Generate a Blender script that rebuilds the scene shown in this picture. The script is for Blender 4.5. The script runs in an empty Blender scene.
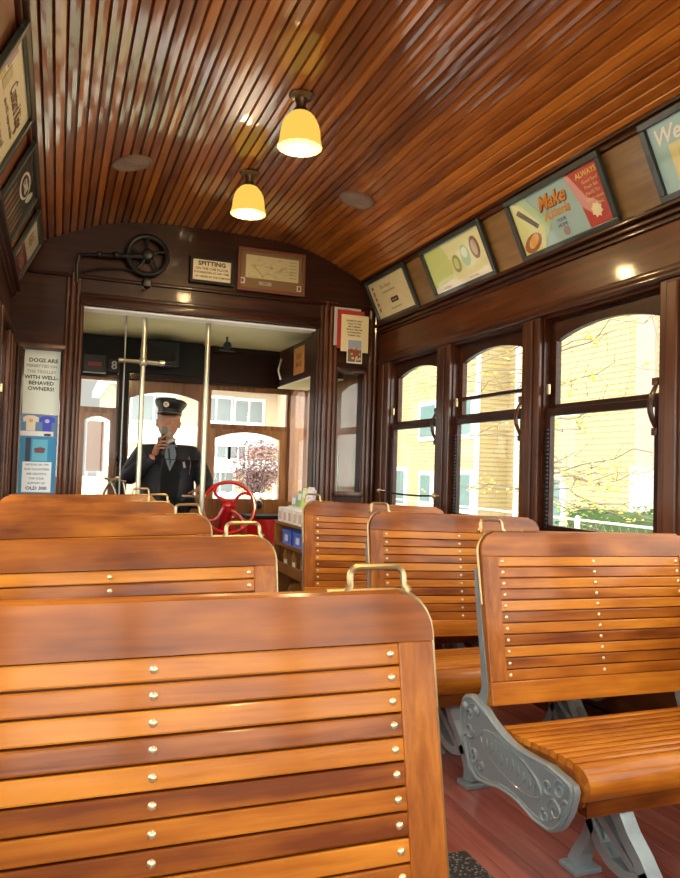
import bpy, bmesh, math, random
from mathutils import Matrix, Vector
random.seed(7)
PI = math.pi
C = bpy.context.scene.collection
SC = bpy.context.scene

# ------------------------------------------------------------------ camera
cd = bpy.data.cameras.new('camera'); cam = bpy.data.objects.new('camera', cd); C.objects.link(cam)
yaw, pit, rol = math.radians(20.75), math.radians(2.3), math.radians(1.75)
fw = Vector((math.sin(yaw)*math.cos(pit), math.cos(yaw)*math.cos(pit), math.sin(pit)))
rt = Vector((math.cos(yaw), -math.sin(yaw), 0)); up = rt.cross(fw)
r2 = rt*math.cos(rol)+up*math.sin(rol); u2 = -rt*math.sin(rol)+up*math.cos(rol)
cam.matrix_world = Matrix(((r2.x, u2.x, -fw.x, 0), (r2.y, u2.y, -fw.y, 0), (r2.z, u2.z, -fw.z, 1.1), (0, 0, 0, 1)))
cd.sensor_fit = 'VERTICAL'; cd.sensor_height = 24.0; cd.lens = 745/878*24.0; cd.clip_start = 0.02; cd.clip_end = 300
SC.camera = cam
# ------------------------------------------------------------------ world, exposure
SC.view_settings.view_transform = 'Standard'; SC.view_settings.look = 'None'
SC.view_settings.gamma = 1; SC.view_settings.use_curve_mapping = False
SC.view_settings.exposure = 0.25
W = bpy.data.worlds.new('world'); SC.world = W; W.use_nodes = True
wn = W.node_tree; wn.nodes.clear()
wo = wn.nodes.new('ShaderNodeOutputWorld'); wb = wn.nodes.new('ShaderNodeBackground')
wt = wn.nodes.new('ShaderNodeTexCoord'); wd = wn.nodes.new('ShaderNodeVectorMath'); wd.operation = 'DOT_PRODUCT'
SKY_DIR = Vector((-0.25, -0.85, 0.42)).normalized()      # the bright part of the overcast sky: behind the car
wd.inputs[1].default_value = SKY_DIR
wm = wn.nodes.new('ShaderNodeMapRange'); wm.inputs[1].default_value = -0.75; wm.inputs[2].default_value = 0.9
wm.inputs[3].default_value = 0.62; wm.inputs[4].default_value = 7.0
wb.inputs[0].default_value = (1.0, 0.955, 0.88, 1)
wn.links.new(wt.outputs['Generated'], wd.inputs[0]); wn.links.new(wd.outputs['Value'], wm.inputs[0])
wn.links.new(wm.outputs[0], wb.inputs[1]); wn.links.new(wb.outputs[0], wo.inputs[0])
LAMP_W = 24.0

# ------------------------------------------------------------------ materials
def new_mat(name):
    m = bpy.data.materials.new(name); m.use_nodes = True
    return m, m.node_tree, m.node_tree.nodes['Principled BSDF']
def plain(name, col, rough=0.5, metal=0.0, coat=0.0, bump=0.0, bscale=60, vary=0.0, emit=None, es=0):
    m, nt, p = new_mat(name)
    p.inputs['Base Color'].default_value = (*col, 1); p.inputs['Roughness'].default_value = rough
    p.inputs['Metallic'].default_value = metal; p.inputs['Coat Weight'].default_value = coat
    p.inputs['Coat Roughness'].default_value = 0.08
    if emit: p.inputs['Emission Color'].default_value = (*emit, 1); p.inputs['Emission Strength'].default_value = es
    if bump or vary:
        tc = nt.nodes.new('ShaderNodeTexCoord'); n = nt.nodes.new('ShaderNodeTexNoise'); n.inputs['Scale'].default_value = bscale
        n.inputs['Detail'].default_value = 4
        nt.links.new(tc.outputs['Object'], n.inputs['Vector'])
        if bump:
            b = nt.nodes.new('ShaderNodeBump'); b.inputs['Strength'].default_value = bump; b.inputs['Distance'].default_value = 0.004
            nt.links.new(n.outputs['Fac'], b.inputs['Height']); nt.links.new(b.outputs[0], p.inputs['Normal'])
        if vary:
            mx = nt.nodes.new('ShaderNodeMix'); mx.data_type = 'RGBA'
            mx.inputs['A'].default_value = (*[c*(1-vary) for c in col], 1); mx.inputs['B'].default_value = (*[min(1, c*(1+vary)) for c in col], 1)
            nt.links.new(n.outputs['Fac'], mx.inputs['Factor']); nt.links.new(mx.outputs['Result'], p.inputs['Base Color'])
    return m
def wood(name, dark, mid, light, axis='X', rough=0.32, coat=0.6, coat_r=0.12, grain=1.0, tone=0.5, bump=0.15, figure=0.35, spec=0.35, lo=0.32, hi=0.68):
    """varnished wood; the face attribute 'tone' shifts each board, the grain runs along axis"""
    m, nt, p = new_mat(name); N = nt.nodes.new; L = nt.links.new
    tc = N('ShaderNodeTexCoord'); oi = N('ShaderNodeObjectInfo'); at = N('ShaderNodeAttribute'); at.attribute_name = 'tone'
    mp = N('ShaderNodeMapping'); s = {'X': (2.2, 38, 38), 'Y': (38, 2.2, 38), 'Z': (38, 38, 2.2)}[axis]
    mp.inputs['Scale'].default_value = [v*grain for v in s]
    L(tc.outputs['Object'], mp.inputs['Vector'])
    n1 = N('ShaderNodeTexNoise'); n1.noise_dimensions = '4D'; n1.inputs['Scale'].default_value = 1.0; n1.inputs['Detail'].default_value = 6; n1.inputs['Roughness'].default_value = 0.62
    n1.inputs['Distortion'].default_value = 0.6
    ad = N('ShaderNodeMath'); ad.operation = 'MULTIPLY_ADD'; ad.inputs[1].default_value = 37.0
    L(oi.outputs['Random'], ad.inputs[0])
    t9 = N('ShaderNodeMath'); t9.operation = 'MULTIPLY'; t9.inputs[1].default_value = 53.0; L(at.outputs['Fac'], t9.inputs[0]); L(t9.outputs[0], ad.inputs[2])
    L(mp.outputs[0], n1.inputs['Vector']); L(ad.outputs[0], n1.inputs['W'])
    mp2 = N('ShaderNodeMapping'); s2 = {'X': (3, 9, 9), 'Y': (9, 3, 9), 'Z': (9, 9, 3)}[axis]; mp2.inputs['Scale'].default_value = s2
    L(tc.outputs['Object'], mp2.inputs['Vector'])
    n2 = N('ShaderNodeTexNoise'); n2.noise_dimensions = '4D'; n2.inputs['Scale'].default_value = 1.3; n2.inputs['Detail'].default_value = 3
    L(mp2.outputs[0], n2.inputs['Vector']); L(ad.outputs[0], n2.inputs['W'])
    a = N('ShaderNodeMath'); a.operation = 'MULTIPLY'; a.inputs[1].default_value = 1-figure; L(n1.outputs['Fac'], a.inputs[0])
    b = N('ShaderNodeMath'); b.operation = 'MULTIPLY_ADD'; b.inputs[1].default_value = figure; L(n2.outputs['Fac'], b.inputs[0]); L(a.outputs[0], b.inputs[2])
    tm = N('ShaderNodeMath'); tm.operation = 'SUBTRACT'; tm.inputs[1].default_value = 0.5; L(at.outputs['Fac'], tm.inputs[0])
    c = N('ShaderNodeMath'); c.operation = 'MULTIPLY_ADD'; c.inputs[1].default_value = tone; L(tm.outputs[0], c.inputs[0]); L(b.outputs[0], c.inputs[2])
    r = N('ShaderNodeValToRGB'); e = r.color_ramp.elements
    e[0].position = lo; e[0].color = (*dark, 1); e[1].position = hi; e[1].color = (*light, 1)
    k = e.new(0.5); k.color = (*mid, 1)
    L(c.outputs[0], r.inputs[0]); L(r.outputs[0], p.inputs['Base Color'])
    p.inputs['Roughness'].default_value = rough; p.inputs['Coat Weight'].default_value = coat; p.inputs['Coat Roughness'].default_value = coat_r; p.inputs['Specular IOR Level'].default_value = spec
    if bump:
        bp = N('ShaderNodeBump'); bp.inputs['Strength'].default_value = bump; bp.inputs['Distance'].default_value = 0.002
        L(n1.outputs['Fac'], bp.inputs['Height']); L(bp.outputs[0], p.inputs['Normal']); L(bp.outputs[0], p.inputs['Coat Normal'])
    return m
def glassmat(name, tint=(0.97, 0.99, 0.98), refl=1.0):
    m, nt, p = new_mat(name); nt.nodes.remove(p)
    o = nt.nodes['Material Output']; t = nt.nodes.new('ShaderNodeBsdfTransparent'); t.inputs[0].default_value = (*tint, 1)
    g = nt.nodes.new('ShaderNodeBsdfGlossy'); g.inputs['Roughness'].default_value = 0.02
    f = nt.nodes.new('ShaderNodeFresnel'); f.inputs[0].default_value = 1.45
    k = nt.nodes.new('ShaderNodeMath'); k.operation = 'MULTIPLY'; k.inputs[1].default_value = refl
    gm = nt.nodes.new('ShaderNodeNewGeometry'); ir = nt.nodes.new('ShaderNodeMapRange'); ir.inputs[3].default_value = 1.45; ir.inputs[4].default_value = 1/1.45
    nt.links.new(gm.outputs['Backfacing'], ir.inputs[0]); nt.links.new(ir.outputs[0], f.inputs[0])
    x = nt.nodes.new('ShaderNodeMixShader'); nt.links.new(f.outputs[0], k.inputs[0]); nt.links.new(k.outputs[0], x.inputs[0])
    nt.links.new(t.outputs[0], x.inputs[1]); nt.links.new(g.outputs[0], x.inputs[2]); nt.links.new(x.outputs[0], o.inputs[0])
    return m
BD, BM_, BL = (0.17, 0.036, 0.003), (0.42, 0.125, 0.009), (0.68, 0.255, 0.024)
M = dict(
 slat=wood('bench_slat_wood', BD, BM_, BL, 'X', rough=0.42, coat=0.30, coat_r=0.1, tone=0.42, figure=0.5, spec=0.2),
 rail=wood('bench_rail_wood', (0.11, 0.024, 0.003), (0.29, 0.080, 0.009), (0.52, 0.175, 0.020), 'X', rough=0.42, coat=0.28, coat_r=0.1, tone=0.25, figure=0.65, spec=0.2),
 stile=wood('bench_stile_wood', BD, (0.36, 0.11, 0.014), (0.58, 0.21, 0.03), 'Z', rough=0.42, coat=0.25, tone=0.3, spec=0.2),
 ceil=wood('ceiling_beadboard_wood', (0.17, 0.042, 0.005), (0.34, 0.100, 0.011), (0.52, 0.175, 0.022), 'Y', rough=0.33, coat=1.0, coat_r=0.06, tone=0.35, bump=0.1),
 wall=wood('dark_mahogany', (0.022, 0.005, 0.0018), (0.052, 0.0125, 0.0035), (0.105, 0.029, 0.007), 'Y', rough=0.35, coat=0.28, coat_r=0.08, tone=0.2, spec=0.25),
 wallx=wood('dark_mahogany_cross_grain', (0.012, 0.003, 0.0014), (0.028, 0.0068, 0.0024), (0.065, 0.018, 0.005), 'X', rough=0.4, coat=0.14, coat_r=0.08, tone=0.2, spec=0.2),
 wallz=wood('dark_mahogany_upright', (0.032, 0.009, 0.0035), (0.068, 0.021, 0.008), (0.13, 0.046, 0.016), 'Z', rough=0.33, coat=0.4, tone=0.25),
 oakz=wood('lighter_oak_upright', (0.14, 0.05, 0.013), (0.27, 0.105, 0.028), (0.42, 0.185, 0.05), 'Z', rough=0.35, coat=0.5, tone=0.25),
 oakx=wood('lighter_oak_cross', (0.14, 0.05, 0.013), (0.27, 0.105, 0.028), (0.42, 0.185, 0.05), 'X', rough=0.35, coat=0.5, tone=0.25),
 cove=wood('cove_panel_olive_reflection', (0.15, 0.082, 0.024), (0.22, 0.125, 0.038), (0.29, 0.175, 0.06), 'Y', rough=0.3, coat=0.5, tone=0.1),  # right panel: olive tint of outside reflections put into the wood colour
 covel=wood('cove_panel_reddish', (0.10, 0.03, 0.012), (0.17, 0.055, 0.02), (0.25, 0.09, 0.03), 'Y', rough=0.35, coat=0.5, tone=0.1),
 floor=wood('red_brown_painted_boards', (0.20, 0.048, 0.038), (0.30, 0.085, 0.068), (0.40, 0.145, 0.12), 'Y', rough=0.3, coat=0.5, tone=0.25, bump=0.25),
 iron=plain('grey_painted_cast_iron', (0.28, 0.345, 0.37), 0.33, 0.25, 0.35, bump=0.3, bscale=220, vary=0.15),
 brass=plain('worn_brass', (0.52, 0.40, 0.22), 0.36, 0.9, vary=0.15, bscale=80),
 bronze=plain('dark_bronze', (0.16, 0.10, 0.055), 0.35, 0.8, vary=0.2),
 screw=plain('pale_brass_screw', (0.80, 0.70, 0.46), 0.3, 0.8),
 nickel=plain('dull_nickel_brass', (0.62, 0.60, 0.47), 0.3, 0.9),
 black=plain('black_iron', (0.012, 0.013, 0.015), 0.4, 0.3),
 blackwood=plain('black_painted_wood', (0.007, 0.006, 0.006), 0.7, 0, 0.0),
 frame=plain('dark_green_black_frame', (0.018, 0.026, 0.022), 0.35, 0, 0.4),
 glass=glassmat('window_glass'), pglass=glassmat('picture_glass', (0.98, 0.98, 0.97), 0.4),
 cream=plain('cream_painted_boards', (0.82, 0.75, 0.38), 0.5, vary=0.12, bscale=6),
 whitep=plain('white_paint', (0.92, 0.91, 0.87), 0.45),
 red=plain('glossy_red_enamel', (0.62, 0.015, 0.02), 0.2, 0, 0.8),
 shade=None,
)
def shade_mat():
    m, nt, p = new_mat('glowing_ribbed_milk_glass')
    p.inputs['Base Color'].default_value = (0.03, 0.019, 0.006, 1); p.inputs['Roughness'].default_value = 0.5
    p.inputs['Emission Color'].default_value = (1.0, 0.62, 0.10, 1); p.inputs['Emission Strength'].default_value = 0.85
    return m
M['shade'] = shade_mat()
def pm(col, rough=0.45, coat=0.0):
    k = 'paint_%02x%02x%02x_%d' % (*[int(c*255) for c in col], int(rough*10))
    return bpy.data.materials.get(k) or plain(k, col, rough, 0, coat)
INK = (0.02, 0.02, 0.025)

# ------------------------------------------------------------------ mesh helpers
class MB:
    def __init__(s, T=None): s.bm = bmesh.new(); s.T = T or Matrix(); s.tl = s.bm.faces.layers.float.new('tone_f')
    def _add(s, vs, fs, tone=None, T=None):
        tone = random.random() if tone is None else tone
        X = s.T @ T if T is not None else s.T
        bv = [s.bm.verts.new(X @ Vector(v)) for v in vs]
        for f in fs:
            try: s.bm.faces.new([bv[i] for i in f])[s.tl] = tone
            except ValueError: pass
        return s
    def box(s, x0, x1, y0, y1, z0, z1, tone=None, bev=0.0, T=None):
        if bev <= 0:
            vs = [(x, y, z) for x in (x0, x1) for y in (y0, y1) for z in (z0, z1)]
            return s._add(vs, [(0, 1, 3, 2), (4, 6, 7, 5), (0, 4, 5, 1), (2, 3, 7, 6), (0, 2, 6, 4), (1, 5, 7, 3)], tone, T)
        b = min(bev, (x1-x0)/2.01, (y1-y0)/2.01, (z1-z0)/2.01)
        tb = bmesh.new(); bmesh.ops.create_cube(tb, size=1)
        for v in tb.verts: v.co = Vector(((x0+x1)/2+v.co.x*(x1-x0), (y0+y1)/2+v.co.y*(y1-y0), (z0+z1)/2+v.co.z*(z1-z0)))
        bmesh.ops.bevel(tb, geom=tb.edges[:], offset=b, segments=2, profile=0.6, affect='EDGES')
        tb.verts.index_update()
        s._add([v.co.copy() for v in tb.verts], [[v.index for v in f.verts] for f in tb.faces], tone, T); tb.free(); return s
    def prism(s, poly, a, b, axis='X', tone=None, T=None):
        """poly in the two other axes (YZ for X, XZ for Y, XY for Z), extruded from a to b"""
        f = {'X': lambda p, h: (h, p[0], p[1]), 'Y': lambda p, h: (p[0], h, p[1]), 'Z': lambda p, h: (p[0], p[1], h)}[axis]
        n = len(poly); vs = [f(p, a) for p in poly]+[f(p, b) for p in poly]
        fs = [tuple(range(n)), tuple(range(2*n-1, n-1, -1))]+[(i, (i+1) % n, n+(i+1) % n, n+i) for i in range(n)]
        return s._add(vs, fs, tone, T)
    def tube(s, pts, r, n=8, closed=False, tone=None, flat=None, T=None):
        """round (or flattened) sweep along pts; r may be a list"""
        P = [Vector(p) for p in pts]; m = len(P); vs = []; rr = r if isinstance(r, (list, tuple)) else [r]*m
        prev = None
        for i in range(m):
            if closed: t = P[(i+1) % m]-P[i-1]
            else: t = P[min(i+1, m-1)]-P[max(i-1, 0)]
            t.normalize()
            if prev is None: a = Vector((0, 0, 1)) if abs(t.z) < 0.9 else Vector((1, 0, 0)); u = t.cross(a).normalized()
            else: u = (prev-t*prev.dot(t)).normalized()
            prev = u; w = t.cross(u)
            for k in range(n):
                an = 2*PI*k/n; cu, cw = math.cos(an)*rr[i], math.sin(an)*rr[i]
                if flat: cw *= flat
                vs.append(P[i]+u*cu+w*cw)
        fs = []
        for i in range(m if closed else m-1):
            j = (i+1) % m
            for k in range(n): fs.append((i*n+k, i*n+(k+1) % n, j*n+(k+1) % n, j*n+k))
        if not closed: fs += [tuple(range(n-1, -1, -1)), tuple(range((m-1)*n, m*n))]
        return s._add(vs, fs, tone, T)
    def rib(s, pts, wd, x0, x1, closed=False, tone=None, T=None):
        """flat bar in the YZ plane: in-plane width wd (or list), from x0 to x1"""
        m = len(pts); ww = wd if isinstance(wd, (list, tuple)) else [wd]*m; L, R = [], []
        for i in range(m):
            a = pts[max(i-1, 0)] if not closed else pts[i-1]; b = pts[min(i+1, m-1)] if not closed else pts[(i+1) % m]
            d = Vector((b[0]-a[0], b[1]-a[1])).normalized(); nx, ny = -d.y*ww[i]/2, d.x*ww[i]/2
            L.append((pts[i][0]+nx, pts[i][1]+ny)); R.append((pts[i][0]-nx, pts[i][1]-ny))
        vs = [(x, p[0], p[1]) for x in (x0, x1) for S in (L, R) for p in S]; fs = []
        for i in range(m if closed else m-1):
            j = (i+1) % m
            fs += [(i, j, m+j, m+i), (2*m+i, 3*m+i, 3*m+j, 2*m+j), (i, 2*m+i, 2*m+j, j), (m+i, m+j, 3*m+j, 3*m+i)]
        if not closed: fs += [(0, m, 3*m, 2*m), (m-1, 3*m-1, 4*m-1, 2*m-1)]
        return s._add(vs, fs, tone, T)
    def lathe(s, prof, n=16, c=(0, 0, 0), axis='Z', tone=None, T=None, sx=1, sy=1):
        vs = []; fs = []; m = len(prof)
        for r, h in prof:
            for k in range(n):
                a = 2*PI*k/n; p = (r*math.cos(a)*sx, r*math.sin(a)*sy, h)
                if axis == 'X': p = (h, p[0], p[1])
                if axis == 'Y': p = (p[0], h, p[1])
                vs.append((c[0]+p[0], c[1]+p[1], c[2]+p[2]))
        for i in range(m-1):
            for k in range(n): fs.append((i*n+k, i*n+(k+1) % n, (i+1)*n+(k+1) % n, (i+1)*n+k))
        fs += [tuple(range(n-1, -1, -1)), tuple(range((m-1)*n, m*n))]
        return s._add(vs, fs, tone, T)
    def ball(s, c, r, n=12, m=8, sc=(1, 1, 1), tone=None, T=None):
        pr = [(max(1e-4, r*math.sin(PI*i/m)), -r*math.cos(PI*i/m)) for i in range(m+1)]
        q = Matrix.Translation(c) @ Matrix.Diagonal((*sc, 1)); q = T @ q if T is not None else q
        return s.lathe(pr, n, T=q, tone=tone)
    def build(s, name, mat, parent=None, smooth=False, angle=35, mesh_only=False):
        bmesh.ops.recalc_face_normals(s.bm, faces=s.bm.faces[:])
        me = bpy.data.meshes.new(name)
        tones = [f[s.tl] for f in s.bm.faces]
        s.bm.to_mesh(me); s.bm.free()
        if 'tone_f' in me.attributes: me.attributes.remove(me.attributes['tone_f'])
        at = me.attributes.new('tone', 'FLOAT', 'FACE'); at.data.foreach_set('value', tones)
        me.materials.append(mat)
        if smooth:
            me.polygons.foreach_set('use_smooth', [True]*len(me.polygons))
            try: me.set_sharp_from_angle(angle=math.radians(angle))
            except Exception: pass
        if mesh_only: return me
        o = bpy.data.objects.new(name, me); C.objects.link(o)
        if parent is not None: o.parent = parent
        return o
def tag(o, label=None, cat=None, group=None, kind=None):
    if label: o['label'] = label
    if cat: o['category'] = cat
    if group: o['group'] = group
    if kind: o['kind'] = kind
    return o
def thing(name, label, cat, loc=(0, 0, 0), rz=0, group=None, mat=None, kind=None):
    o = bpy.data.objects.new(name, None); C.objects.link(o); o.empty_display_size = 0.1
    if mat is not None: o.matrix_world = mat
    else: o.location = loc; o.rotation_euler = (0, 0, rz)
    return tag(o, label, cat, group, kind)
def struct(o): o['kind'] = 'structure'; return o
def copy_tree(o, parent=None):
    c = o.copy(); C.objects.link(c)
    if parent is not None: c.parent = parent
    for ch in [x for x in C.objects if x.parent == o]: copy_tree(ch, c)
    return c
_children = {}
def text(body, size, mat, parent, x, y, z=0.0, align='CENTER', name='lettering', T=None, sx=1.0, bold=0.0, shear=0.0, ext=0.0004):
    cu = bpy.data.curves.new('t', 'FONT'); cu.body = body; cu.size = size; cu.align_x = align; cu.align_y = 'CENTER'
    cu.extrude = ext; cu.offset = bold; cu.resolution_u = 2; cu.shear = shear
    t = bpy.data.objects.new('t', cu); C.objects.link(t); bpy.context.view_layer.update()
    dg = bpy.context.evaluated_depsgraph_get(); me = bpy.data.meshes.new_from_object(t.evaluated_get(dg))
    C.objects.unlink(t); bpy.data.objects.remove(t); bpy.data.curves.remove(cu)
    me.transform((T or Matrix()) @ Matrix.Translation((x, y, z)) @ Matrix.Diagonal((sx, 1, 1, 1)))
    me.materials.clear(); me.materials.append(mat); me.name = name
    o = bpy.data.objects.new(name, me); C.objects.link(o); o.parent = parent
    return o

XC = 0.945                                   # the car's centre line
mir = lambda x: 2*XC-x
Y1 = 5.02; Y0 = -2.45                        # bulkhead, rear end
XR = 2.2; XL = mir(XR)

# ------------------------------------------------------------------ ceiling, walls, floor
HALF = [(0, 2.70), (0.2, 2.698), (0.42, 2.69), (0.58, 2.672), (0.70, 2.645), (0.80, 2.612), (0.90, 2.568), (1.0, 2.52), (1.10, 2.472)]
def arch_z(u):
    u = abs(u)
    for i in range(len(HALF)-1):
        if u <= HALF[i+1][0]:
            t = (u-HALF[i][0])/(HALF[i+1][0]-HALF[i][0]); t2 = t
            return HALF[i][1]+(HALF[i+1][1]-HALF[i][1])*t2
    return HALF[-1][1]
pts = []; N = 400
for i in range(N+1): u = -1.1+2.2*i/N; pts.append((u, arch_z(u)))
def smooth_pts(p, k=14):
    q = []
    for i in range(len(p)):
        a = max(0, i-k); b = min(len(p)-1, i+k); h = min(i-a, b-i)
        seg = p[i-h:i+h+1]; q.append((p[i][0], sum(s[1] for s in seg)/len(seg)))
    return q
pts = smooth_pts(pts)
arc = [0]
for i in range(N): arc.append(arc[-1]+math.dist(pts[i], pts[i+1]))
def at_arc(s):
    s = max(0, min(arc[-1], s))
    for i in range(N):
        if arc[i+1] >= s: t = (s-arc[i])/(arc[i+1]-arc[i]+1e-9); return (pts[i][0]+(pts[i+1][0]-pts[i][0])*t, pts[i][1]+(pts[i+1][1]-pts[i][1])*t)
    return pts[-1]
mb = MB(); ns = 48; wS = arc[-1]/ns
for i in range(ns):
    a, b = i*wS, (i+1)*wS; g = 0.0046
    cx = [at_arc(s) for s in (a, a+g*0.4, a+g*1.3, a+wS*0.5, b-g*1.3, b-g*0.4, b)]
    dz = (0.014, 0.011, 0, -0.0006, 0, 0.011, 0.014)
    low = [(XC+p[0], p[1]+d) for p, d in zip(cx, dz)]
    top = [(p[0], p[1]+0.03) for p in (low[-1], low[0])]
    mb.prism(low+top, Y0, Y1+0.02, 'Y')
struct(mb.build('ceiling', M['ceil'], smooth=False))
mb = MB()
nb = 30
for i in range(nb):
    w = (XR-XL+0.1)/nb; x0 = XL-0.05+i*w
    mb.box(x0+0.0008, x0+w-0.0008, Y0, Y1+0.08, -0.03, 0, bev=0.0015)
mb.box(XL-0.05, XR+0.05, Y0, Y1+0.08, -0.06, -0.028, tone=0)
struct(mb.build('floor', M['floor']))
mb = MB()
for i in range(14):
    w = (2.4)/14; x0 = XC-1.2+i*w; mb.box(x0+0.001, x0+w-0.001, Y1+0.1, 6.5, -0.17, -0.14)
struct(mb.build('floor_vestibule', M['floor']))
GL = [(4.15, 4.77), (3.24, 3.88), (2.32, 2.99), (1.40, 2.07), (0.48, 1.15), (-0.44, 0.23), (-1.36, -0.69), (-2.28, -1.61)]
def arc_top(a, b, z0, rise, n=14):
    return [(a+(b-a)*i/n, z0+rise*(1-(2*i/n-1)**2)) for i in range(n+1)]
def side_wall(side):
    S = (lambda x: x) if side == 'right' else mir
    def bx(mb, x0, x1, *r, **k): a, b = sorted((S(x0), S(x1))); mb.box(a, b, *r, **k)
    mb = MB(); bx(mb, XR, XR+0.1, Y0, Y1+0.1, -0.05, 0.80); bx(mb, XR, XR+0.1, Y0, Y1+0.1, 1.86, 2.17)
    edges = [Y1+0.1]+[v for a, b in GL for v in (b+0.042, a-0.042)]+[Y0]
    for i in range(0, len(edges), 2):
        hi, lo = edges[i], edges[i+1]
        if hi > lo: bx(mb, XR+0.002, XR+0.062, lo, hi, 0.80, 1.86)
    struct(mb.build('wall_'+side, M['wall']))
    # posts with a raised half-round
    mb = MB()
    for i in range(0, len(edges), 2):
        hi, lo = edges[i], edges[i+1]
        if hi-lo < 0.05: continue
        if i == 0: hi = Y1
        c = (hi+lo)/2; w = min(hi-lo, 0.155)
        bx(mb, XR-0.022, XR+0.004, lo+0.012, hi-0.012, 0.83, 1.872, bev=0.006)
        mb.box(*sorted((S(XR-0.034), S(XR-0.02))), c-0.028, c+0.028, 0.83, 1.86, bev=0.006)
    struct(mb.build('trim_posts_'+side, M['wallz']))
    mb = MB()
    for (x0, x1, z0, z1, b) in ((XR-0.05, XR+0.003, 0.80, 0.832, 0.008), (XR-0.03, XR+0.003, 1.872, 1.902, 0.010), (XR-0.014, XR+0.003, 1.902, 1.93, 0.006),
                                (XR-0.034, XR+0.003, 2.118, 2.142, 0.010), (XR-0.058, XR+0.01, 2.142, 2.164, 0.008), (XR-0.016, XR+0.003, 2.10, 2.12, 0.004)):
        bx(mb, x0, x1, Y0, Y1, z0, z1, bev=b)
    # crown where the cove meets the ceiling
    bx(mb, 2.024, 2.062, Y0, Y1, 2.462, 2.486, bev=0.008); bx(mb, 2.045, 2.078, Y0, Y1, 2.44, 2.466, bev=0.008)
    struct(mb.build('trim_mouldings_'+side, M['wall'], smooth=True, angle=50))
    mb = MB(); pl = [(XR-0.012, 2.155), (2.052, 2.47), (2.075, 2.50), (XR+0.03, 2.17)]
    mb.prism([(S(x), z) for x, z in pl], Y0, Y1+0.02, 'Y')
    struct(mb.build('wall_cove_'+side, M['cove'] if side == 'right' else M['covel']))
    mb = MB(); bx(mb, XR-0.02, XR+0.002, Y0, Y1, 0, 0.12, bev=0.006); struct(mb.build('baseboard_'+side, M['wall']))
side_wall('right'); side_wall('left')

wcount = [0]
def side_window(side, a, b, extra_bar=False, detail=True):
    S = (lambda x: x) if side == 'right' else mir
    wcount[0] += 1
    root = struct(bpy.data.objects.new('window_%d' % wcount[0], None)); C.objects.link(root)
    root.location = (S(XR+0.04), (a+b)/2, 0.83)
    sg = 1 if side == 'right' else -1
    c = (a+b)/2; h = (b-a)/2
    def bx(mb, x0, x1, y0, y1, z0, z1, **k):
        p, q = sorted((sg*x0, sg*x1)); mb.box(p, q, y0, y1, z0-0.83, z1-0.83, **k)
    f = 0.04
    mb = MB()                               # upper sash with the arched head
    low = arc_top(-h, h, 1.752, 0.052)
    for i in range(len(low)-1):
        (p, z0), (q, z1) = low[i], low[i+1]
        mb.prism([(p, z0-0.83), (q, z1-0.83), (q, 1.865-0.83), (p, 1.865-0.83)], *sorted((0.0, sg*0.03)), 'X', tone=0.4)
    bx(mb, 0, 0.03, -h-f, -h, 1.40, 1.865); bx(mb, 0, 0.03, h, h+f, 1.40, 1.865)
    bx(mb, 0, 0.03, -h, h, 1.415, 1.444, bev=0.003)
    if extra_bar: bx(mb, 0, 0.03, -h, h, 1.528, 1.548, bev=0.003)
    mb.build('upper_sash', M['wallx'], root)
    mb = MB(); bx(mb, 0.012, 0.016, -h+0.0, h-0.0, 1.444, 1.80); mb.build('glass_pane', M['glass'], root)
    mb = MB()
    bx(mb, -0.028, -0.001, -h-f, -h, 0.832, 1.425); bx(mb, -0.028, -0.001, h, h+f, 0.832, 1.425)
    bx(mb, -0.028, -0.001, -h, h, 1.385, 1.42, bev=0.003); bx(mb, -0.028, -0.001, -h, h, 0.832, 0.862, bev=0.003)
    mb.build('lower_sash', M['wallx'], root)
    mb = MB(); bx(mb, -0.016, -0.012, -h, h, 0.862, 1.385); mb.build('glass_pane', M['glass'], root)
    if detail:
        # bowed sash catch on the near stile
        mb = MB(); P = [(sg*(-0.03-0.030*math.sin(PI*t/8)), -h-0.012-0.004*math.cos(PI*t/4), 0.455+0.20*t/8) for t in range(9)]
        mb.tube(P, [0.007, 0.011, 0.013, 0.014, 0.014, 0.014, 0.013, 0.011, 0.007], 8, flat=0.6)
        bx(mb, -0.042, -0.026, -h-0.028, -h+0.004, 1.27, 1.30, bev=0.003); bx(mb, -0.042, -0.026, -h-0.028, -h+0.004, 1.47, 1.50, bev=0.003)
        o = mb.build('sash_catch', M['wallz'], root, smooth=True)
        # toothed ratchet strip on the far jamb
        mb = MB(); bx(mb, -0.030, -0.026, h+0.006, h+0.020, 0.84, 1.33)
        for k in range(25): bx(mb, -0.040, -0.029, h+0.004, h+0.022, 0.845+k*0.0195, 0.845+k*0.0195+0.010, bev=0.002)
        mb.build('ratchet_strip', M['black'], root)
        mb = MB(); bx(mb, -0.036, -0.024, h+0.006, h+0.026, 1.49, 1.54, bev=0.004); mb.build('latch_plate', M['brass'], root)
    return root
for i, (a, b) in enumerate(GL): side_window('right', a, b, i == 1)
for i, (a, b) in enumerate(GL): side_window('left', a, b, False, i < 4)

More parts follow.
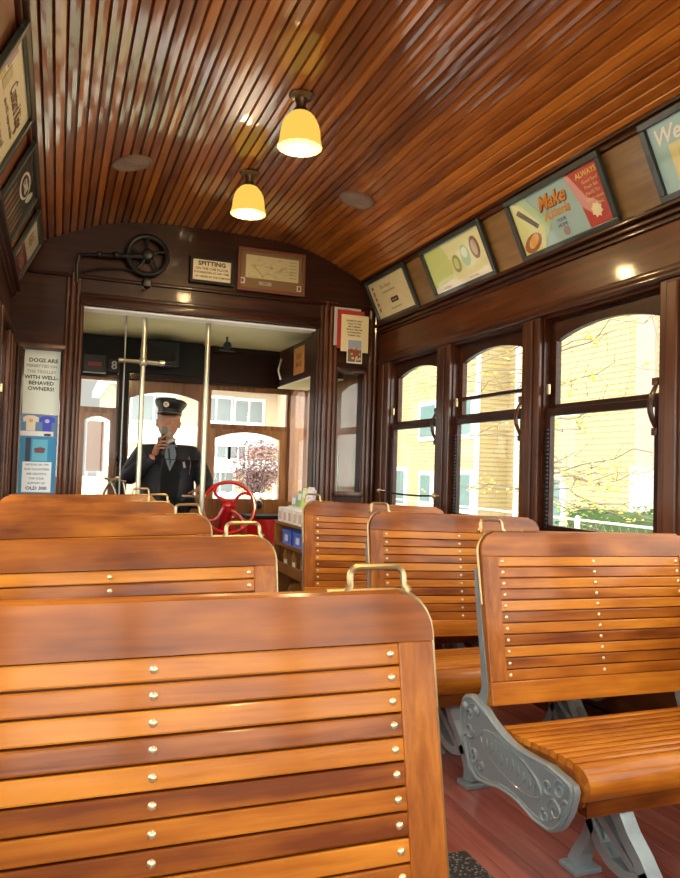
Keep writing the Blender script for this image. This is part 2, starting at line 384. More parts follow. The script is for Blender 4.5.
# front bulkhead
OL, OR, OT = 0.122, 1.695, 2.095
def bulk_header(y0, y1):
    mb = MB()
    top = [(XC+p[0], p[1]+0.012) for p in pts[::8]]
    poly = [(XL, OT), (XR, OT), (XR, 2.17), (2.07, 2.48)]+[t for t in reversed(top)]+[(mir(2.07), 2.48), (XL, 2.17)]
    # split in strips so the outline stays clean
    xs = sorted(set([XL, XR]+[t[0] for t in top]))
    def zt(x):
        if x > top[-1][0]: return 2.17+(2.48-2.17)*(XR-x)/(XR-2.045)
        if x < top[0][0]: return 2.17+(2.48-2.17)*(x-XL)/(XR-2.045)
        for i in range(len(top)-1):
            if top[i][0] <= x <= top[i+1][0]: t = (x-top[i][0])/(top[i+1][0]-top[i][0]); return top[i][1]+(top[i+1][1]-top[i][1])*t
        return 2.48
    for i in range(len(xs)-1): mb.prism([(xs[i], OT), (xs[i+1], OT), (xs[i+1], zt(xs[i+1])), (xs[i], zt(xs[i]))], y0, y1, 'Y', tone=0.5)
    WL0, WL1, WR0, WR1 = -0.228, 0.004, 1.872, 2.064
    for (x0, x1, z0, z1) in ((XL, WL0, -0.15, OT), (WL0, WL1, -0.15, 0.89), (WL0, WL1, 1.80, OT), (WL1, OL, -0.15, OT),
                             (OR, WR0, -0.15, OT), (WR0, WR1, -0.15, 0.935), (WR0, WR1, 1.80, OT), (WR1, XR, -0.15, OT)):
        mb.box(x0, x1, y0, y1, z0, z1, tone=0.5)
    return mb
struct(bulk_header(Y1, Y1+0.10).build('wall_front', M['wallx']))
mb = MB()
for x, r in ((0.022, 0.013), (0.052, 0.020), (0.085, 0.012), (0.108, 0.010), (1.712, 0.010), (1.735, 0.014), (1.77, 0.020), (1.81, 0.014), (1.845, 0.012), (2.085, 0.010), (2.12, 0.018), (2.16, 0.014), (-0.25, 0.012), (-0.275, 0.012)):
    zt = OT if 0.1 < x < 1.72 else (2.30 if x not in (-0.25, -0.275, 2.085) else 1.82)
    mb.lathe([(r, 0.0), (r, zt)], 10, (x, Y1-0.002, 0))
mb.box(-0.25, 0.02, Y1-0.02, Y1, 1.80, 1.83, bev=0.005); mb.box(-0.25, 0.02, Y1-0.035, Y1, 0.862, 0.89, bev=0.005)
mb.box(1.86, 2.08, Y1-0.02, Y1, 1.80, 1.83, bev=0.005); mb.box(1.86, 2.08, Y1-0.035, Y1, 0.905, 0.935, bev=0.005)
struct(mb.build('trim_bulkhead_posts', M['wallz'], smooth=True))
mb = MB()
mb.box(0.10, 1.72, Y1-0.028, Y1, 2.10, 2.155, bev=0.008); mb.box(0.10, 1.72, Y1-0.016, Y1, 2.155, 2.18, bev=0.005)
mb.box(XL+0.02, XR-0.06, Y1-0.02, Y1, 2.268, 2.292, bev=0.006)
struct(mb.build('trim_bulkhead_header', M['wallx'], smooth=True, angle=50))
mb = MB(); mb.box(OL, OR, Y1+0.012, Y1+0.13, OT-0.012, OT+0.004); struct(mb.build('trim_white_lintel', M['whitep']))
for (x0, x1, z0, z1) in ((-0.228, 0.004, 0.89, 1.80), (1.872, 2.064, 0.935, 1.80)):
    wcount[0] += 1
    mb = MB(); mb.box(x0, x1, Y1+0.045, Y1+0.049, z0, z1); struct(mb.build('window_%d' % wcount[0], M['glass']))

# rear bulkhead: an open doorway between two windows
mb = MB(); mb.box(XL-0.1, XR+0.1, Y0-0.1, Y0, -0.06, 0.80); mb.box(XL-0.1, XR+0.1, Y0-0.1, Y0, 2.05, 2.75)
for x0, x1 in ((XL-0.1, XL+0.12), (0.40, 0.52), (1.37, 1.49), (XR-0.12, XR+0.1)): mb.box(x0, x1, Y0-0.1, Y0, 0.80, 2.05)
struct(mb.build('wall_rear', M['wallx']))

# ------------------------------------------------------------------ vestibule
V1 = 6.42
mb = MB()
for i in range(30):
    x0 = XC-1.2+i*0.08
    mb.prism([(Y1+0.1, 2.215), (5.8, 2.20), (6.2, 2.165), (V1+0.05, 2.115), (V1+0.05, 2.15), (Y1+0.1, 2.25)], x0+0.002, x0+0.078, 'X')
    mb.prism([(Y1+0.1, 2.225), (V1+0.05, 2.13), (V1+0.05, 2.15), (Y1+0.1, 2.25)], x0, x0+0.08, 'X')
struct(mb.build('ceiling_vestibule', M['cream']))
mb = MB()
def vfront(mb):
    y0, y1 = V1, V1+0.05
    B = lambda x0, x1, z0, z1, **k: mb.box(x0, x1, y0, y1, z0, z1, **k)
    def archbar(x0, x1, zs, rise, ztop):
        for i, ((p, za), (q, zb)) in enumerate(zip(arc_top(x0, x1, zs, rise)[:-1], arc_top(x0, x1, zs, rise)[1:])):
            mb.prism([(p, za), (q, zb), (q, ztop), (p, ztop)], y0, y1, 'Y', tone=0.5)
    B(-0.30, 0.162, -0.15, 1.80); B(0.162, 0.44, -0.15, 0.81); B(0.162, 0.44, 1.50, 1.548); archbar(0.20, 0.40, 1.44, 0.035, 1.50)
    B(0.162, 0.20, 0.81, 1.50); B(0.40, 0.44, 0.81, 1.50)
    B(0.162, 0.44, 1.77, 1.80)
    B(0.44, 0.55, -0.15, 1.80); B(0.55, 1.125, -0.15, 0.82); archbar(0.55, 1.125, 1.64, 0.06, 1.80)
    B(1.125, 1.23, -0.15, 1.80); B(1.23, 1.915, 1.75, 1.80); B(1.23, 1.915, 1.418, 1.46); B(1.23, 1.275, 0.81, 1.42); B(1.86, 1.915, 0.81, 1.42)
    archbar(1.275, 1.86, 1.335, 0.06, 1.42); B(1.23, 1.915, -0.15, 0.81); B(1.915, 2.2, -0.15, 1.80)
vfront(mb); struct(mb.build('wall_vestibule_front', M['oakz']))
mb = MB(); mb.box(-0.3, 2.2, V1-0.03, V1+0.05, 1.795, 2.14); mb.box(-0.3, 2.2, V1-0.05, V1-0.025, 1.79, 1.82, bev=0.006); mb.box(-0.3, 2.2, V1-0.045, V1-0.025, 2.07, 2.10, bev=0.006)
struct(mb.build('trim_vestibule_header', M['wallx']))
for (x0, x1, z0, z1) in ((0.162, 0.44, 1.548, 1.77), (0.20, 0.40, 0.81, 1.475), (0.55, 1.125, 0.82, 1.70), (1.23, 1.915, 1.46, 1.75), (1.275, 1.86, 0.81, 1.395)):
    wcount[0] += 1
    mb = MB(); mb.box(x0, x1, V1+0.022, V1+0.026, z0, z1); struct(mb.build('window_%d' % wcount[0], M['glass']))
# dark pillar beside the windscreen, black boards above the left half
mb = MB(); mb.box(0.452, 0.532, V1-0.07, V1, -0.15, 2.12, bev=0.01); struct(mb.build('trim_vestibule_pillar', M['blackwood']))
mb = MB(); mb.box(-0.3, 1.13, V1-0.10, V1-0.05, 1.85, 2.13, bev=0.01)
struct(mb.build('trim_black_panel', M['blackwood']))
def vside(side):
    sg = 1 if side == 'right' else -1
    p0 = Vector((XC+sg*1.19, Y1+0.1)); p1 = Vector((XC+sg*0.985, V1+0.02)); d = (p1-p0); L = d.length; d.normalize()
    nrm = Vector((d.y, -d.x))*sg
    T = Matrix(((d.x, nrm.x, 0, p0.x), (d.y, nrm.y, 0, p0.y), (0, 0, 1, 0), (0, 0, 0, 1)))
    mb = MB(T); a, b = 0.68, L-0.06
    mb.box(0, a, 0, 0.05, -0.15, 2.15); mb.box(a, L, 0, 0.05, -0.15, 0.80); mb.box(a, L, 0, 0.05, 1.84, 2.15); mb.box(b, L, 0, 0.05, 0.8, 1.84)
    m = (a+b)/2; mb.box(m-0.03, m+0.03, 0, 0.05, 0.8, 1.84); mb.box(a, a+0.03, 0, 0.05, 0.8, 1.84)
    for (s, e) in ((a+0.03, m-0.03), (m+0.03, b)):
        for (u, z0), (v, z1) in zip(arc_top(s, e, 1.74, 0.07, 10)[:-1], arc_top(s, e, 1.74, 0.07, 10)[1:]):
            mb.prism([(u, z0), (v, z1), (v, 1.85), (u, 1.85)], 0, 0.05, 'Y', tone=0.5)
    struct(mb.build('wall_vestibule_'+side, M['oakz']))
    wcount[0] += 1
    mb = MB(T); mb.box(a, b, 0.022, 0.026, 0.8, 1.82); struct(mb.build('window_%d' % wcount[0], M['glass']))
vside('right'); vside('left')
d = struct(bpy.data.objects.new('door_1', None)); C.objects.link(d); d.location = (1.93, 5.42, -0.14)
mb = MB(); mb.box(-0.09, 0.075, -0.015, 0.015, 0, 2.1, bev=0.004); mb.box(-0.07, 0.055, -0.02, -0.014, 0.25, 0.9, bev=0.004)
mb.build('door_panel', plain('pale_grey_green_door', (0.74, 0.77, 0.70), 0.4), d)
mb = MB(); mb.tube([(0.10, -0.03, 0.9), (0.10, -0.03, 1.35)], 0.008, 8); mb.build('door_handle', M['nickel'], d, smooth=True)

# ------------------------------------------------------------------ benches
BH = math.hypot(0.105, 0.512)
dirs = Vector((0, 0.105, 0.512))/BH; dirn = Vector((0, -0.512, 0.105))/BH
TB = Matrix(((1, 0, 0, 0), (0, dirn.y, dirs.y, -0.105), (0, dirn.z, dirs.z, 0.404), (0, 0, 0, 1)))   # (x, n, s)
HW = 0.43
def bench(side, label, group):
    """side +1: the aisle is at +x (left-hand benches), -1: at -x"""
    root = thing('walkover_bench', label, 'bench', group=group)
    A = side
    def rc(x0, x1, z0, z1, r, tl, trr, n=7):                      # rounded-corner polygon in (x, s)
        P = [(x0, z0), (x1, z0)]
        if trr: P += [(x1-r+r*math.cos(PI/2*i/n), z1-r+r*math.sin(PI/2*i/n)) for i in range(n+1)]
        else: P.append((x1, z1))
        if tl: P += [(x0+r-r*math.sin(PI/2*i/n), z1-r+r*math.cos(PI/2*i/n)) for i in range(n+1)]
        else: P.append((x0, z1))
        return P
    s1 = 0.449
    mb = MB(TB); mb.prism(rc(-HW, HW, s1, BH, 0.06, True, True), -0.016, 0.016, 'Y', tone=0.45)
    mb.tube([(-HW+0.05, 0, BH-0.004), (HW-0.05, 0, BH-0.004)], 0.0125, 8, tone=0.45)
    tr = mb.build('top_rail', M['rail'], root)
    mb = MB(TB); mb.box(-HW, HW, -0.016, 0.016, 0.0, 0.068, tone=0.62, bev=0.004); mb.build('bottom_rail', M['slat'], root)
    for sx in (-1, 1):
        a, b = sorted((sx*HW, sx*(HW-0.06))); mb = MB(TB); mb.box(a, b, -0.015, 0.015, 0.068, s1, tone=0.5, bev=0.003); mb.build('stile', M['stile'], root)
    mb = MB(TB); ps = (s1-0.068)/11; rnd = [0.5, 0.35, 0.62, 0.28, 0.7, 0.30, 0.78, 0.36, 0.6, 0.42, 0.66]
    for k in range(11):
        s = 0.068+k*ps; mb.box(-HW+0.058, HW-0.058, -0.009, 0.0125, s+0.0014, s+ps-0.0014, tone=rnd[k]+random.uniform(-.08, .08), bev=0.003)
    mb.box(-HW+0.058, HW-0.058, -0.014, -0.008, 0.07, s1, tone=0.0)
    mb.build('back_slats', M['slat'], root)
    sm = None
    for x in (-HW+0.074, 0.0, HW-0.074):
        for k in range(11):
            s = 0.068+(k+0.5)*ps
            if sm is None:
                m2 = MB(TB); m2.lathe([(0.0062, 0.0), (0.0058, 0.0016), (0.0040, 0.003), (0.0008, 0.0036)], 10, (0, 0, 0), 'Y'); sm = m2.build('screw', M['screw'], mesh_only=True, smooth=True)
            o = bpy.data.objects.new('screw', sm); C.objects.link(o); o.parent = root
            o.location = (TB.to_3x3() @ Vector((x, 0.0125, s))); 
    # brass edge and grab handle at the aisle corner
    mb = MB(TB); r = 0.06; P = [(A*(HW-0.17), 0, BH+0.006), (A*(HW-r), 0, BH+0.006)]
    P += [(A*(HW-r+(r+0.005)*math.sin(PI/2*i/6)), 0, BH-r+(r+0.006)*math.cos(PI/2*i/6)) for i in range(1, 7)]
    P += [(A*(HW+0.004), 0, 0.30)]+([(A*(HW+0.004), 0, 0.02)] if A > 0 else [])
    mb.tube(P, 0.0048, 8, flat=1.0); mb.build('brass_edge', M['brass'], root, smooth=True)
    mb = MB(TB); ho = 0.038 if A > 0 else 0.012; x0, x1 = HW-ho-(0.092 if A > 0 else 0.080), HW-ho; h0 = BH+0.006; q = 0.015; H = 0.037; P = [(A*(x0-0.008), 0, h0-0.002), (A*x0, 0, h0+0.008)]
    P += [(A*(x0+q-q*math.cos(PI/2*i/4)), 0, h0+H-q+q*math.sin(PI/2*i/4)) for i in range(5)]
    P += [(A*(x1-q+q*math.sin(PI/2*i/4)), 0, h0+H-q+q*math.cos(PI/2*i/4)) for i in range(5)]
    P += [(A*x1, 0, h0+0.008), (A*(x1+0.008), 0, h0-0.002)]
    mb.tube(P, [0.0075]+[0.0055]*(len(P)-2)+[0.0075], 8); mb.build('grab_handle', M['brass'], root, smooth=True)
    # iron arm that carries the back
    for sx in (-1, 1):
        x = sx*(HW+0.002); mb = MB(Matrix.Translation((0, 0.016, 0))); x0, x1 = sorted((x-0.006, x+0.006))
        mb.rib([(-0.022, 0.80), (-0.034, 0.72), (-0.055, 0.62), (-0.078, 0.52), (-0.092, 0.445), (-0.085, 0.41), (-0.060, 0.385), (-0.03, 0.37)], [0.014, 0.020, 0.024, 0.028, 0.036, 0.046, 0.050, 0.05], x0, x1)
        for (y, z) in ((-0.040, 0.70), (-0.062, 0.60), (-0.083, 0.50)): mb.lathe([(0.006, 0), (0.004, 0.004)], 8, (x0 if sx < 0 else x1, y, z), 'X')
        mb.build('back_arm', M['iron'], root)
    # cast end plates
    OUT = [(0.030, 0.385), (0.012, 0.402), (-0.022, 0.410), (-0.052, 0.405), (-0.080, 0.396), (-0.105, 0.392), (-0.14, 0.372), (-0.182, 0.356), (-0.235, 0.342), (-0.285, 0.336), (-0.34, 0.337), (-0.40, 0.340), (-0.425, 0.342), (-0.455, 0.336), (-0.485, 0.333), (-0.515, 0.326), (-0.522, 0.312), (-0.520, 0.297), (-0.511, 0.27), (-0.500, 0.243),
           (-0.478, 0.208), (-0.452, 0.184), (-0.428, 0.172), (-0.39, 0.171), (-0.357, 0.172), (-0.32, 0.181), (-0.289, 0.188), (-0.235, 0.191), (-0.179, 0.187), (-0.12, 0.172), (-0.059, 0.166), (-0.02, 0.188), (-0.003, 0.218), (0.012, 0.245), (0.022, 0.266), (0.040, 0.31), (0.046, 0.345)]
    def inset(P, k, c=(-0.235, 0.275)): return [(c[0]+(p[0]-c[0])*k, c[1]+(p[1]-c[1])*(k-0.02)) for p in P]
    for sx in (-1, 1):
        x = sx*(HW+0.013); xo = x+sx*0.009
        mb = MB(); mb.prism(OUT, x-0.009, x+0.009, 'X')
        if sx == A:
            mb.tube([(xo, y, z) for y, z in inset(OUT, 0.965)], 0.0065, 6, closed=True)
            mb.tube([(xo, y, z) for y, z in inset(OUT, 0.86)], 0.003, 6, closed=True)
            mb.rib([(-0.42+0.0*k, 0.24) for k in range(0)] or [(-0.10, 0.302), (-0.17, 0.288), (-0.24, 0.272), (-0.31, 0.262), (-0.36, 0.256)], [0.05, 0.075, 0.085, 0.08, 0.045], *sorted((xo, xo+sx*0.004)))
            mb.tube([(xo, -0.235+0.152*math.cos(a)-0.0, 0.279+0.047*math.sin(a)+0.152*math.cos(a)*0.16) for a in [2*PI*i/24 for i in range(24)]], 0.0052, 6, closed=True)
            def curl(cy, cz, r, turns, ph, sgn=1, m=18):
                P = [(xo+sx*0.001, cy+(r*(1-i/m*0.82))*math.cos(ph+sgn*turns*2*PI*i/m), cz+(r*(1-i/m*0.82))*math.sin(ph+sgn*turns*2*PI*i/m)) for i in range(m+1)]
                mb.tube(P, [0.0052*(1-0.4*i/m) for i in range(m+1)], 6)
            for (cy, cz, r, t, ph, s) in ((-0.445, 0.235, 0.030, 1.4, 0, 1), (-0.465, 0.295, 0.026, 1.3, 2, -1), (-0.415, 0.285, 0.020, 1.2, 4, 1), (-0.405, 0.205, 0.018, 1.2, 1, -1), (-0.02, 0.30, 0.026, 1.4, 3, 1),
                                          (-0.045, 0.235, 0.024, 1.3, 5, -1), (-0.02, 0.345, 0.018, 1.1, 1, 1), (-0.085, 0.215, 0.016, 1.2, 2, 1), (0.012, 0.265, 0.013, 1.1, 2, -1), (-0.49, 0.265, 0.014, 1.1, 0, 1)):
                curl(cy, cz, r, t, ph, s)
            random.seed(3)
            for k in range(9):      # raised leaf scrolls inside the cartouche
                y = -0.12-0.027*k; z = 0.297-0.0045*k+random.uniform(-.008, .008); mb.tube([(xo+sx*0.004, y, z-0.014), (xo+sx*0.005, y-0.008, z), (xo+sx*0.004, y-0.002, z+0.016)], 0.0038, 5)
        mb.build('end_plate', M['iron'], root, smooth=True, angle=40)
        for (y, z) in ((0.008, 0.365), (-0.058, 0.372)):
            mb = MB(); mb.lathe([(0.016, 0), (0.015, 0.006), (0.010, 0.010), (0.002, 0.012)], 14, (0, 0, 0), 'X', T=Matrix.Translation((xo, y, z)) @ Matrix.Diagonal((sx, 1, 1, 1)))
            mb.build('pivot_bolt', M['iron'], root, smooth=True)
    # seat
    PR = [(-0.150, 0.352), (-0.20, 0.350), (-0.26, 0.352), (-0.32, 0.358), (-0.38, 0.364), (-0.435, 0.368), (-0.485, 0.367)]
    mb = MB()
    for k in range(9):
        def pp(t):
            t = t*6; i = min(5, int(t)); f = t-i; return (PR[i][0]+(PR[i+1][0]-PR[i][0])*f, PR[i][1]+(PR[i+1][1]-PR[i][1])*f)
        a, b = pp(k/9+0.004), pp((k+1)/9-0.016)
        mb.prism([a, ((a[0]*3+b[0])/4, (a[1]*3+b[1])/4+0.0025), ((a[0]+b[0]*3)/4, (a[1]+b[1]*3)/4+0.0025), b, (b[0], b[1]-0.018), (a[0], a[1]-0.018)], -HW+0.005, HW-0.005, 'X', tone=0.45+0.3*random.random())
    mb.build('seat_slats', M['slat'], root)
    mb = MB(); F = [(-0.487, 0.366), (-0.505, 0.368), (-0.524, 0.362), (-0.540, 0.350), (-0.549, 0.333), (-0.550, 0.314), (-0.543, 0.297), (-0.528, 0.287), (-0.505, 0.284), (-0.487, 0.290)]
    mb.prism(F, -HW+0.003, HW-0.003, 'X', tone=0.6); mb.build('front_roll', M['slat'], root, smooth=True)
    mb = MB(); mb.box(-HW+0.02, HW-0.02, -0.50, -0.14, 0.262, 0.292, tone=0.1)
    for sx in (-1, 1):
        a, b = sorted((sx*(HW-0.001), sx*(HW-0.035))); mb.prism([(-0.13, 0.345), (-0.26, 0.338), (-0.38, 0.350), (-0.486, 0.350), (-0.52, 0.30), (-0.49, 0.255), (-0.13, 0.26)], a, b, 'X', tone=0.35)
    mb.box(-HW+0.03, HW-0.03, -0.505, -0.47, 0.235, 0.288, tone=0.15)
    mb.build('seat_frame', M['rail'], root)
    # cast pedestals
    for sx in (-1, 1):
        x = sx*(HW-0.16); mb = MB(); x0, x1 = x-0.022, x+0.022
        mb.rib([(-0.345, 0.262), (-0.350, 0.225), (-0.372, 0.180), (-0.385, 0.150), (-0.365, 0.105), (-0.335, 0.060), (-0.318, 0.015)], [0.05, 0.034, 0.032, 0.034, 0.032, 0.034, 0.05], x0, x1)
        mb.rib([(-0.470, 0.262), (-0.480, 0.225), (-0.515, 0.180), (-0.560, 0.140), (-0.600, 0.095), (-0.622, 0.055), (-0.632, 0.015)], [0.05, 0.038, 0.034, 0.034, 0.032, 0.034, 0.055], x0, x1)
        mb.rib([(-0.380, 0.165), (-0.42, 0.112), (-0.465, 0.088), (-0.52, 0.082), (-0.575, 0.098), (-0.60, 0.115)], [0.034, 0.030, 0.028, 0.028, 0.028, 0.03], x0, x1)
        mb.rib([(-0.372, 0.205), (-0.42, 0.185), (-0.47, 0.152), (-0.52, 0.120), (-0.555, 0.10)], [0.03, 0.024, 0.022, 0.022, 0.022], x0+0.006, x1-0.006)
        mb.box(x-0.045, x+0.045, -0.36, -0.285, 0.0, 0.016, bev=0.004); mb.box(x-0.045, x+0.045, -0.675, -0.60, 0.0, 0.016, bev=0.004)
        mb.box(x-0.03, x+0.03, -0.485, -0.30, 0.225, 0.262, bev=0.004)
        mb.build('pedestal', M['iron'], root)
    return root
BLx, BRx = 0.137, 1.692
left = ['slatted wooden bench nearest the camera filling the lower left of the picture', 'second slatted bench from the camera on the left side, showing three slats',
        'third bench from the camera on the left side, only its top rail showing', 'fourth bench from the camera on the left side, behind the third one', 'farthest left-side bench, its rail below the conductor']
ly = [1.085, 1.99, 2.90, 3.80, 4.62]
b0 = bench(1, left[0], 'left-side walkover benches'); b0.location = (BLx, ly[0], -0.012)
for l, y in zip(left[1:], ly[1:]):
    c = copy_tree(b0); c.location = (BLx, y, -0.012); c['label'] = l
right = ['nearest right-side bench with its whole back, seat and grey scrolled end plate in view', 'middle right-side bench, partly behind the nearest one', 'farthest right-side bench beside the brochure stand']
b1 = bench(-1, right[0], 'right-side walkover benches'); b1.location = (BRx, 2.07, 0)
for l, y in zip(right[1:], (2.96, 3.86)):
    c = copy_tree(b1); c.location = (BRx, y, 0); c['label'] = l

BACK = ('top_rail', 'bottom_rail', 'stile', 'back_slats', 'screw', 'brass_edge', 'grab_handle')
def sag(root, deg, px):      # the worn backs hang slightly lower at the wall end
    T = Matrix.Translation((px, 0, 0.85)) @ Matrix.Rotation(math.radians(deg), 4, 'Y') @ Matrix.Translation((-px, 0, -0.85))
    for ch in [o for o in C.objects if o.parent == root and o.name.split('.')[0] in BACK]: ch.matrix_basis = T @ ch.matrix_basis
for o in [o for o in C.objects if o.name.startswith('walkover_bench')]:
    if o.location.x < 1:
        k = min(range(5), key=lambda i: abs(ly[i]-o.location.y)); sag(o, (0, -0.8, -1.3, -1.2, -1.0)[k], HW)
    else:
        k = min(range(3), key=lambda i: abs((2.07, 2.96, 3.86)[i]-o.location.y)); sag(o, (0.8, 1.7, 2.0)[k], -HW)
        if k == 0:
            for ch in [c for c in C.objects if c.parent == o and c.name.split('.')[0] in BACK]: ch.matrix_basis = Matrix.Translation((0, 0, -0.006)) @ ch.matrix_basis

# ------------------------------------------------------------------ ceiling lamps
def lamp(y, label, on=True):
    t = thing('ceiling_lamp', label, 'lamp', (0.915, y, 2.70), group='bell-shaped ceiling lamps')
    mb = MB(); mb.lathe([(0.050, 0.0), (0.055, -0.006), (0.048, -0.014), (0.030, -0.020), (0.022, -0.035), (0.022, -0.058), (0.030, -0.064), (0.036, -0.088), (0.020, -0.090)], 20)
    for k in range(4): a = PI/4+k*PI/2; mb.lathe([(0.005, 0), (0.004, -0.004)], 8, (0.045*math.cos(a), 0.045*math.sin(a), -0.012))
    mb.build('lamp_holder', M['bronze'], t, smooth=True)
    mb = MB(); prof = [(0.032, -0.105), (0.048, -0.112), (0.068, -0.135), (0.082, -0.165), (0.089, -0.20), (0.092, -0.235), (0.098, -0.262), (0.102, -0.270), (0.099, -0.271), (0.088, -0.235), (0.084, -0.20), (0.076, -0.165), (0.062, -0.138), (0.045, -0.117), (0.030, -0.112)]
    n = 48; vs = []; fs = []
    for r, h in prof:
        for k in range(n):
            a = 2*PI*k/n; q = 0.95*r*(1+0.022*math.cos(a*16)); vs.append((q*math.cos(a), q*math.sin(a), -0.078+(h+0.105)*0.93))
    for i in range(len(prof)-1):
        for k in range(n): fs.append((i*n+k, i*n+(k+1) % n, (i+1)*n+(k+1) % n, (i+1)*n+k))
    mb._add(vs, fs); mb.build('lamp_shade', M['shade'], t, smooth=True, angle=80)
    mb = MB(); mb.ball((0, 0, -0.150), 0.030, sc=(1, 1, 1.25)); mb.build('bulb', plain('lit_bulb', (1, .9, .6), 0.3, emit=(1.0, 0.72, 0.22), es=3) if not bpy.data.materials.get('lit_bulb') else bpy.data.materials['lit_bulb'], t, smooth=True)
    ld = bpy.data.lights.new('lamp_light', 'POINT'); ld.energy = LAMP_W; ld.color = (1.0, 0.68, 0.32); ld.shadow_soft_size = 0.045
    lo = bpy.data.objects.new('lamp_light', ld); C.objects.link(lo); lo.parent = t; lo.location = (0, 0, -0.235)
lamp(3.01, 'larger looking yellow bell lamp, nearer of the two lit ceiling lamps'); lamp(3.93, 'smaller looking yellow bell lamp farther forward near the bulkhead')
for y, l in ((1.35, 'added unseen bell lamp over the nearest benches, lighting the car'), (0.15, 'added unseen bell lamp behind the nearest benches, lighting the car'), (-1.2, 'added unseen bell lamp at the rear end, lighting the car')): lamp(y, l)  # extra lamps added out of view to brighten the car
for x, l in ((0.30, 'round flush speaker grille in the ceiling left of the lamps'), (1.56, 'round flush speaker grille in the ceiling right of the lamps')):
    u = x-XC; z = arch_z(u); sl = math.atan2(arch_z(u+0.02)-arch_z(u-0.02), 0.04)
    t = thing('ceiling_speaker', l, 'speaker', mat=Matrix.Translation((x, 3.96, z-0.004)) @ Matrix.Rotation(-sl, 4, 'Y'), group='ceiling speakers')
    mb = MB(); mb.lathe([(0.105, 0.004), (0.104, -0.006), (0.092, -0.010), (0.088, -0.007)], 32); mb.build('rim', pm((0.20, 0.13, 0.09)), t, smooth=True)
    mb = MB(); mb.lathe([(0.088, -0.002), (0.087, -0.008)], 32)
    for r in (0.02, 0.04, 0.06, 0.075): mb.tube([(r*math.cos(2*PI*i/28), r*math.sin(2*PI*i/28), -0.009) for i in range(28)], 0.002, 5, closed=True)
    mb.build('grille', pm((0.24, 0.17, 0.13)), t)

# ------------------------------------------------------------------ framed pictures and notices
def plane_mat(o, u, v):
    u = Vector(u).normalized(); v = Vector(v).normalized(); n = u.cross(v)
    return Matrix(((u.x, v.x, n.x, o[0]), (u.y, v.y, n.y, o[1]), (u.z, v.z, n.z, o[2]), (0, 0, 0, 1)))
def flat(root, name, x0, x1, y0, y1, z, col, mat=None, th=0.0012, rough=0.5):
    mb = MB(); mb.box(x0, x1, y0, y1, z, z+th); return mb.build(name, mat or pm(col, rough), root)
def poly(root, name, P, z, col, th=0.0010):
    mb = MB(); mb.prism(P, z, z+th, 'Z'); return mb.build(name, pm(col), root)
def ell(cx, cy, rx, ry, n=20, rot=0): return [(cx+rx*math.cos(2*PI*i/n)*math.cos(rot)-ry*math.sin(2*PI*i/n)*math.sin(rot), cy+rx*math.cos(2*PI*i/n)*math.sin(rot)+ry*math.sin(2*PI*i/n)*math.cos(rot)) for i in range(n)]
def framed(name, label, cat, T, w, h, b, fm, paper, group=None, depth=0.022, glass=True):
    t = thing(name, label, cat, mat=T, group=group)
    mb = MB()
    for (x0, x1, y0, y1) in ((-w/2, w/2, h/2-b, h/2), (-w/2, w/2, -h/2, -h/2+b), (-w/2, -w/2+b, -h/2+b, h/2-b), (w/2-b, w/2, -h/2+b, h/2-b)): mb.box(x0, x1, y0, y1, 0, depth, bev=0.004)
    mb.build('frame', fm, t)
    flat(t, 'paper', -w/2+b, w/2-b, -h/2+b, h/2-b, 0.004, paper)
    if glass: flat(t, 'glass', -w/2+b, w/2-b, -h/2+b, h/2-b, 0.0125, None, M['pglass'])
    return t
vR = Vector((-0.15, 0, 0.32)).normalized()
def TR(y, up=0.0):
    o = Vector((2.188, y, 2.155))+vR*(0.178+up)+Vector((0, -1, 0)).cross(vR)*0.003
    return plane_mat(o, (0, -1, 0), vR)
vL = Vector((0.15, 0, 0.32)).normalized()
def TL(y): return plane_mat(Vector((mir(2.188), y, 2.155))+vL*0.178+Vector((0, 1, 0)).cross(vL)*0.003, (0, 1, 0), vL)
FW, FH, FB = 0.69, 0.315, 0.028
iw, ih = FW/2-FB, FH/2-FB
GP = 'advertising frames along the right cove'
# far right: cream certificate
t = framed('framed_advert', 'cream card with a small dark label in black frame, farthest on the right cove', 'picture', TR(4.645), 0.64, FH, FB, M['frame'], (0.80, 0.72, 0.46), GP)
text('The Finest', 0.040, pm((0.45, 0.12, 0.05)), t, -0.05, 0.075, 0.0055, shear=0.3); text('in the heart of the city', 0.022, pm((0.3, 0.2, 0.1)), t, -0.02, 0.035, 0.0055)
flat(t, 'black_label', -0.03, 0.08, -0.055, -0.02, 0.0052, INK); text('OPEN DAILY', 0.014, pm((.8, .75, .6)), t, 0.025, -0.038, 0.0066)
for k in range(5): poly(t, 'ornament', ell(-0.24, 0.09-0.04*k, 0.018, 0.013, 10, k), 0.0052, (0.45, 0.16, 0.07))
text('fine goods & sundries', 0.018, pm((0.4, 0.3, 0.15)), t, 0.02, -0.09, 0.0055)
